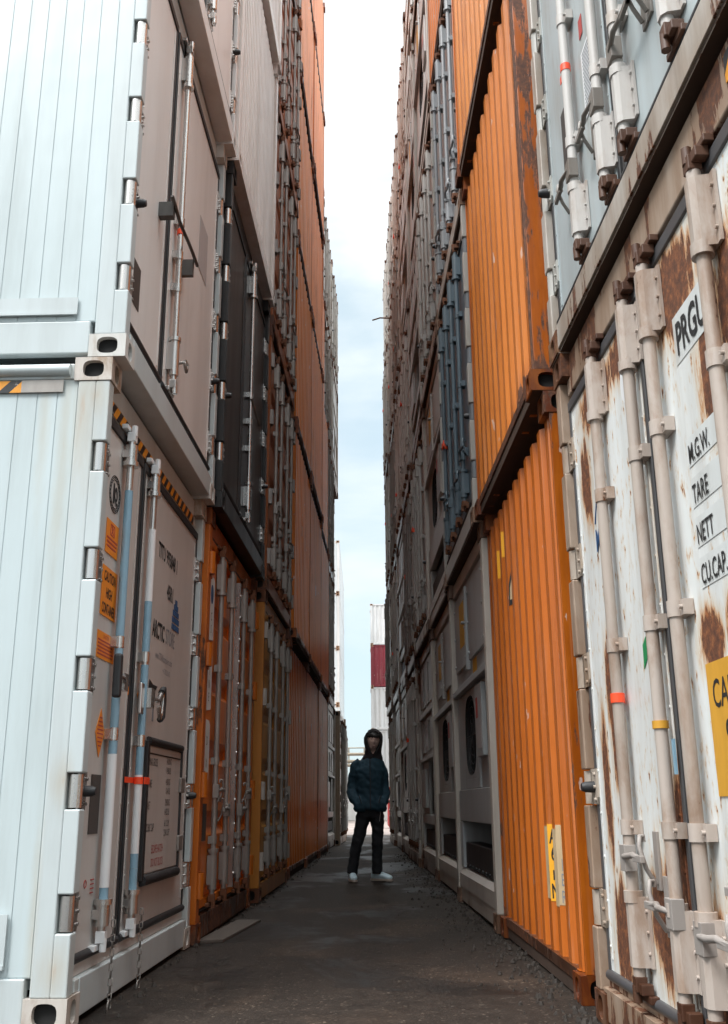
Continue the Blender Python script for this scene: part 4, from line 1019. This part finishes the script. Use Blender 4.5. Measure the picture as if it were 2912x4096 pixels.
for s, x0, y0 in ((-1, -.09, -.09), (1, .150, -.09)):
    for k in range(4): limb(bm, [((x0 + (k - 1.5) * .02, y0, .835), .011, .011), ((x0 + (k - 1.5) * .021 - s * .006, y0 - .012, .80 - .006 * (k in (1, 2))), .0095, .0095), ((x0 + (k - 1.5) * .02 - s * .012, y0 - .002, .785 - .006 * (k in (1, 2))), .008, .008)], 8)
    limb(bm, [((x0 - s * .02, y0 - .02, .85), .013, .013), ((x0 - s * .045, y0 - .03, .82), .011, .011), ((x0 - s * .05, y0 - .03, .80), .009, .009)], 8)
remesh('body', bm, SKIN, per, .0065, 2)
for s in (-1, 1):
    bm = bmesh.new(); bmesh.ops.create_uvsphere(bm, u_segments=12, v_segments=8, radius=.009)
    me = bpy.data.meshes.new('eye'); bm.to_mesh(me); bm.free(); me.materials.append(HAIR)
    o = bpy.data.objects.new('eye', me); C.objects.link(o); o.parent = per; o.location = HC + RT @ Vector((s * .031, -.073, .008))
bm = bmesh.new()                                                       # fringe
for i in range(17):
    a = -1.15 + 2.3 * i / 16; top = HC + RT @ Vector((.076 * math.sin(a), -.088 * math.cos(a), .075)); mid = HC + RT @ Vector((.082 * math.sin(a + .05), -.103 * math.cos(a), .05)); lo = HC + RT @ Vector((.080 * math.sin(a + .1), -.102 * math.cos(a), .034 + .010 * math.sin(i * 2.3)))
    limb(bm, [(tuple(top), .016, .014), (tuple(mid), .015, .01), (tuple(lo), .006, .005)], 8)
loft(bm, [(HC + Vector((0, .0, .05)), .078, .1, UP), (HC + Vector((0, .005, .10)), .062, .08, UP), (HC + Vector((0, .005, .122)), .03, .04, UP)])
remesh('hair', bm, HAIR, per, .006, 2)
bm = bmesh.new(); loft(bm, [q for q in TOR(1.08)[1:-1]] , 28); arms(bm, 1.0)
loft(bm, [((.015, -.005, .785), .152, .125, UP), ((.015, -.005, .81), .168, .14, UP), ((.015, -.005, .87), .170, .14, UP), ((.012, -.005, .95), .165, .135, UP), ((.012, -.0, 1.1), .165, .13, UP)], 28)
for x in (-.105, .135): loft(bm, [((x, -.08, .765), .06, .045, UP), ((x, -.09, .80), .08, .06, UP), ((x, -.09, .86), .075, .058, UP), ((x * .9, -.07, .93), .05, .045, UP)])
loft(bm, [((.045, .012, 1.37), .10, .085, UP), ((.050, .014, 1.395), .088, .078, UP)])
remesh('jacket', bm, NAVYC, per, .010, 3, .010, 12)
MB(ID).box(.012, .022, -.152, -.128, .80, 1.36).build('zip', HOODC, per, .003)
# hood: a solid draped cowl with the face opening cut out of it
def raw(bm, name):
    bmesh.ops.recalc_face_normals(bm, faces=bm.faces); me = bpy.data.meshes.new(name); bm.to_mesh(me); bm.free()
    o = bpy.data.objects.new(name, me); sc.collection.objects.link(o); return o
bm = bmesh.new(); y0 = HC.y + .022
loft(bm, [((.04, .02, 1.345), .135, .10, UP), ((.048, .015, 1.385), .122, .105, UP), ((.054, .008, 1.43), .100, .108, UP), ((hx - .002, y0 + .006, 1.49), .100, .118, (.05, 0, 1)), ((hx, y0 + .004, 1.55), .110, .126, (.05, 0, 1)), ((hx + .004, y0 + .004, 1.61), .113, .128, (.05, 0, 1)), ((hx + .008, y0 + .008, 1.66), .100, .114, (.05, .1, 1)), ((hx + .010, y0 + .016, 1.695), .070, .082, (.05, .2, 1)), ((hx + .011, y0 + .02, 1.712), .034, .04, (.05, .3, 1))], 36)
A = raw(bm, 'a')
bm = bmesh.new()
loft(bm, [((.052, -.15, 1.385), .012, .07, UP), ((.054, -.15, 1.42), .032, .10, UP), ((hx - .001, -.14, 1.47), .056, .13, UP), ((hx, -.135, 1.53), .074, .145, UP), ((hx + .002, -.13, 1.59), .080, .150, UP), ((hx + .004, -.13, 1.635), .070, .14, UP), ((hx + .006, -.135, 1.668), .042, .11, UP), ((hx + .006, -.14, 1.68), .015, .06, UP)], 32)
B = raw(bm, 'b')
ra = A.modifiers.new('r', 'REMESH'); ra.mode = 'VOXEL'; ra.voxel_size = .007
bo = A.modifiers.new('b', 'BOOLEAN'); bo.object = B; bo.operation = 'DIFFERENCE'; bo.solver = 'EXACT'
r2_ = A.modifiers.new('r2', 'REMESH'); r2_.mode = 'VOXEL'; r2_.voxel_size = .006; r2_.use_smooth_shade = True
sm_ = A.modifiers.new('s', 'SMOOTH'); sm_.iterations = 3; sm_.factor = .5
bpy.context.view_layer.update()
me = bpy.data.meshes.new_from_object(A.evaluated_get(bpy.context.evaluated_depsgraph_get())); me.name = 'hood'
for q in (A, B): m_ = q.data; bpy.data.objects.remove(q); bpy.data.meshes.remove(m_)
ns = [v.normal.copy() for v in me.vertices]
for v, nn in zip(me.vertices, ns):
    q = v.co * 13; v.co += nn * (.007 * mnoise.noise(Vector((q.x, q.y, q.z * .6))) + .004 * mnoise.noise(q * 2.1))
me.materials.clear(); me.materials.append(HOODC)
for p_ in me.polygons: p_.use_smooth = True
o = bpy.data.objects.new('hood', me); C.objects.link(o); o.parent = per
MOUTH = flat('lips', (.38, .16, .14), .5, 0, .1)
q = HC + RT @ Vector((0, -.094, -.066)); MB(ID).tube([(q.x - .022, q.y + .006, q.z), (q.x, q.y - .002, q.z - .001), (q.x + .022, q.y + .006, q.z)], [.002, .0045, .002], 8).build('mouth', MOUTH, per)
for x, t in ((-.115, .03), (.145, -.03)): MB(ID).tube([(x, -.165, .95), (x + t, -.168, .86)], .006, 6).build('pocket_welt', HOODC, per)
MB(ID).tube([(.128, -.118, .80), (.132, -.118, .74), (.122, -.112, .66)], .003, 6).build('cord', GREYST, per)
bm = bmesh.new(); loft(bm, [((.015, 0, .86), .14, .115, UP), ((.015, 0, .76), .145, .112, UP), ((.012, 0, .70), .135, .105, UP)])
limb(bm, LEGL); limb(bm, LEGR)
remesh('trousers', bm, TROU, per, .010, 4, .008, 13)
for x, y, ang in ((-.200, .02, .12), (.088, .03, 1.0)):
    bm = bmesh.new(); d = Vector((math.sin(ang), -math.cos(ang), 0))
    A = Vector((x, y, 0))
    limb(bm, [(tuple(A + Vector((0, 0, .15))), .046, .05), (tuple(A - d * .01 + Vector((0, 0, .09))), .047, .052), (tuple(A - d * .012 + Vector((0, 0, .03))), .04, .045)])
    limb(bm, [(tuple(A - d * .065 + Vector((0, 0, .05))), .034, .036), (tuple(A - d * .02 + Vector((0, 0, .06))), .042, .048), (tuple(A + d * .07 + Vector((0, 0, .058))), .045, .042), (tuple(A + d * .14 + Vector((0, 0, .045))), .046, .032), (tuple(A + d * .185 + Vector((0, 0, .037))), .036, .024), (tuple(A + d * .20 + Vector((0, 0, .033))), .018, .014)])
    s_ = remesh('shoe', bm, SHOE, per, .007, 3)
    pl = []
    pv = Vector((d.y * -1, d.x, 0))
    for t, hw in ((-.075, .02), (-.06, .036), (0, .042), (.07, .046), (.14, .048), (.185, .038), (.205, .016)): pl.append((A + d * t + pv * hw))
    for t, hw in ((.205, .016), (.185, .038), (.14, .048), (.07, .046), (0, .042), (-.06, .036), (-.075, .02)): pl.append((A + d * t - pv * hw))
    MB(ID).prism([(v.x, v.y) for v in pl], .002, .026).build('sole', SOLE, s_, .004)

# ------------------------------------------------------------------ sky, light, camera
w = bpy.data.worlds.new("World"); sc.world = w; w.use_nodes = True
n = w.node_tree.nodes; l = w.node_tree.links
for x in list(n): n.remove(x)
out = n.new('ShaderNodeOutputWorld'); bg = n.new('ShaderNodeBackground'); l.new(bg.outputs[0], out.inputs[0])
EL, AZ = math.radians(52), math.radians(222)            # azimuth from +Y, clockwise: behind the camera, to the left
sky = n.new('ShaderNodeTexSky'); sky.sky_type = 'NISHITA'; sky.sun_disc = False; sky.sun_elevation = EL; sky.sun_rotation = AZ; sky.dust_density = 2.0
tc = n.new('ShaderNodeTexCoord')
cl = noise(n, l, scaled(n, l, tc.outputs['Generated'], (1, 1, 3.0)), 2.6, 6, .5, .2)
sp = n.new('ShaderNodeSeparateXYZ'); l.new(tc.outputs['Generated'], sp.inputs[0])
hi = smooth(n, l, sp.outputs[2], .22, .60)
f = smooth(n, l, mathn(n, l, 'ADD', mathn(n, l, 'MULTIPLY', mathn(n, l, 'SUBTRACT', cl, .5), 3.0), mathn(n, l, 'ADD', .40, mathn(n, l, 'MULTIPLY', hi, .7))), .15, .95)
zen = smooth(n, l, sp.outputs[2], .70, .86)
thin = mixc(n, l, .80, sky.outputs[0], (2.8, 3.4, 3.62))                 # thin veil with the blue coming through
thick = mixc(n, l, hi, (3.7, 4.05, 4.2), (4.2, 4.38, 4.42))
thick = mixc(n, l, zen, thick, (25, 26, 26.3))                     # an overcast sky is brightest overhead; boosted further there to light the alley
l.new(mixc(n, l, f, thin, thick), bg.inputs[0]); bg.inputs[1].default_value = .10
su = bpy.data.lights.new('sun', 'SUN'); su.energy = 1.1; su.angle = math.radians(18); su.color = (1, .98, .96)
so = bpy.data.objects.new('sun', su); C.objects.link(so)
d = Vector((math.sin(AZ) * math.cos(EL), math.cos(AZ) * math.cos(EL), math.sin(EL)))
so.rotation_euler = d.to_track_quat('Z', 'Y').to_euler()

f_px, th, yaw, roll, hc = 2198.33, .2887, .0017, -.0081, .8455
X1 = Vector((math.cos(yaw), -math.sin(yaw), 0)); Y1 = Vector((math.sin(yaw), math.cos(yaw), 0)); Z1 = Vector((0, 0, 1))
F = Y1 * math.cos(th) + Z1 * math.sin(th); U = -Y1 * math.sin(th) + Z1 * math.cos(th)
Rv = X1 * math.cos(roll) + U * math.sin(roll); Uv = -X1 * math.sin(roll) + U * math.cos(roll)
cam = bpy.data.cameras.new('camera'); co = bpy.data.objects.new('camera', cam); C.objects.link(co)
M = Matrix((Rv, Uv, -F)).transposed().to_4x4(); M.translation = (0, 0, hc); co.matrix_world = M
cam.sensor_fit = 'VERTICAL'; cam.sensor_height = 36; cam.lens = 36 * f_px / 2284.3; cam.clip_start = .05; cam.clip_end = 4000
sc.camera = co
vs = sc.view_settings; vs.view_transform = 'Standard'; vs.look = 'None'; vs.exposure = 1.42; vs.gamma = 1
sc.cycles.max_bounces = 8; sc.cycles.diffuse_bounces = 5; sc.cycles.sample_clamp_indirect = 6
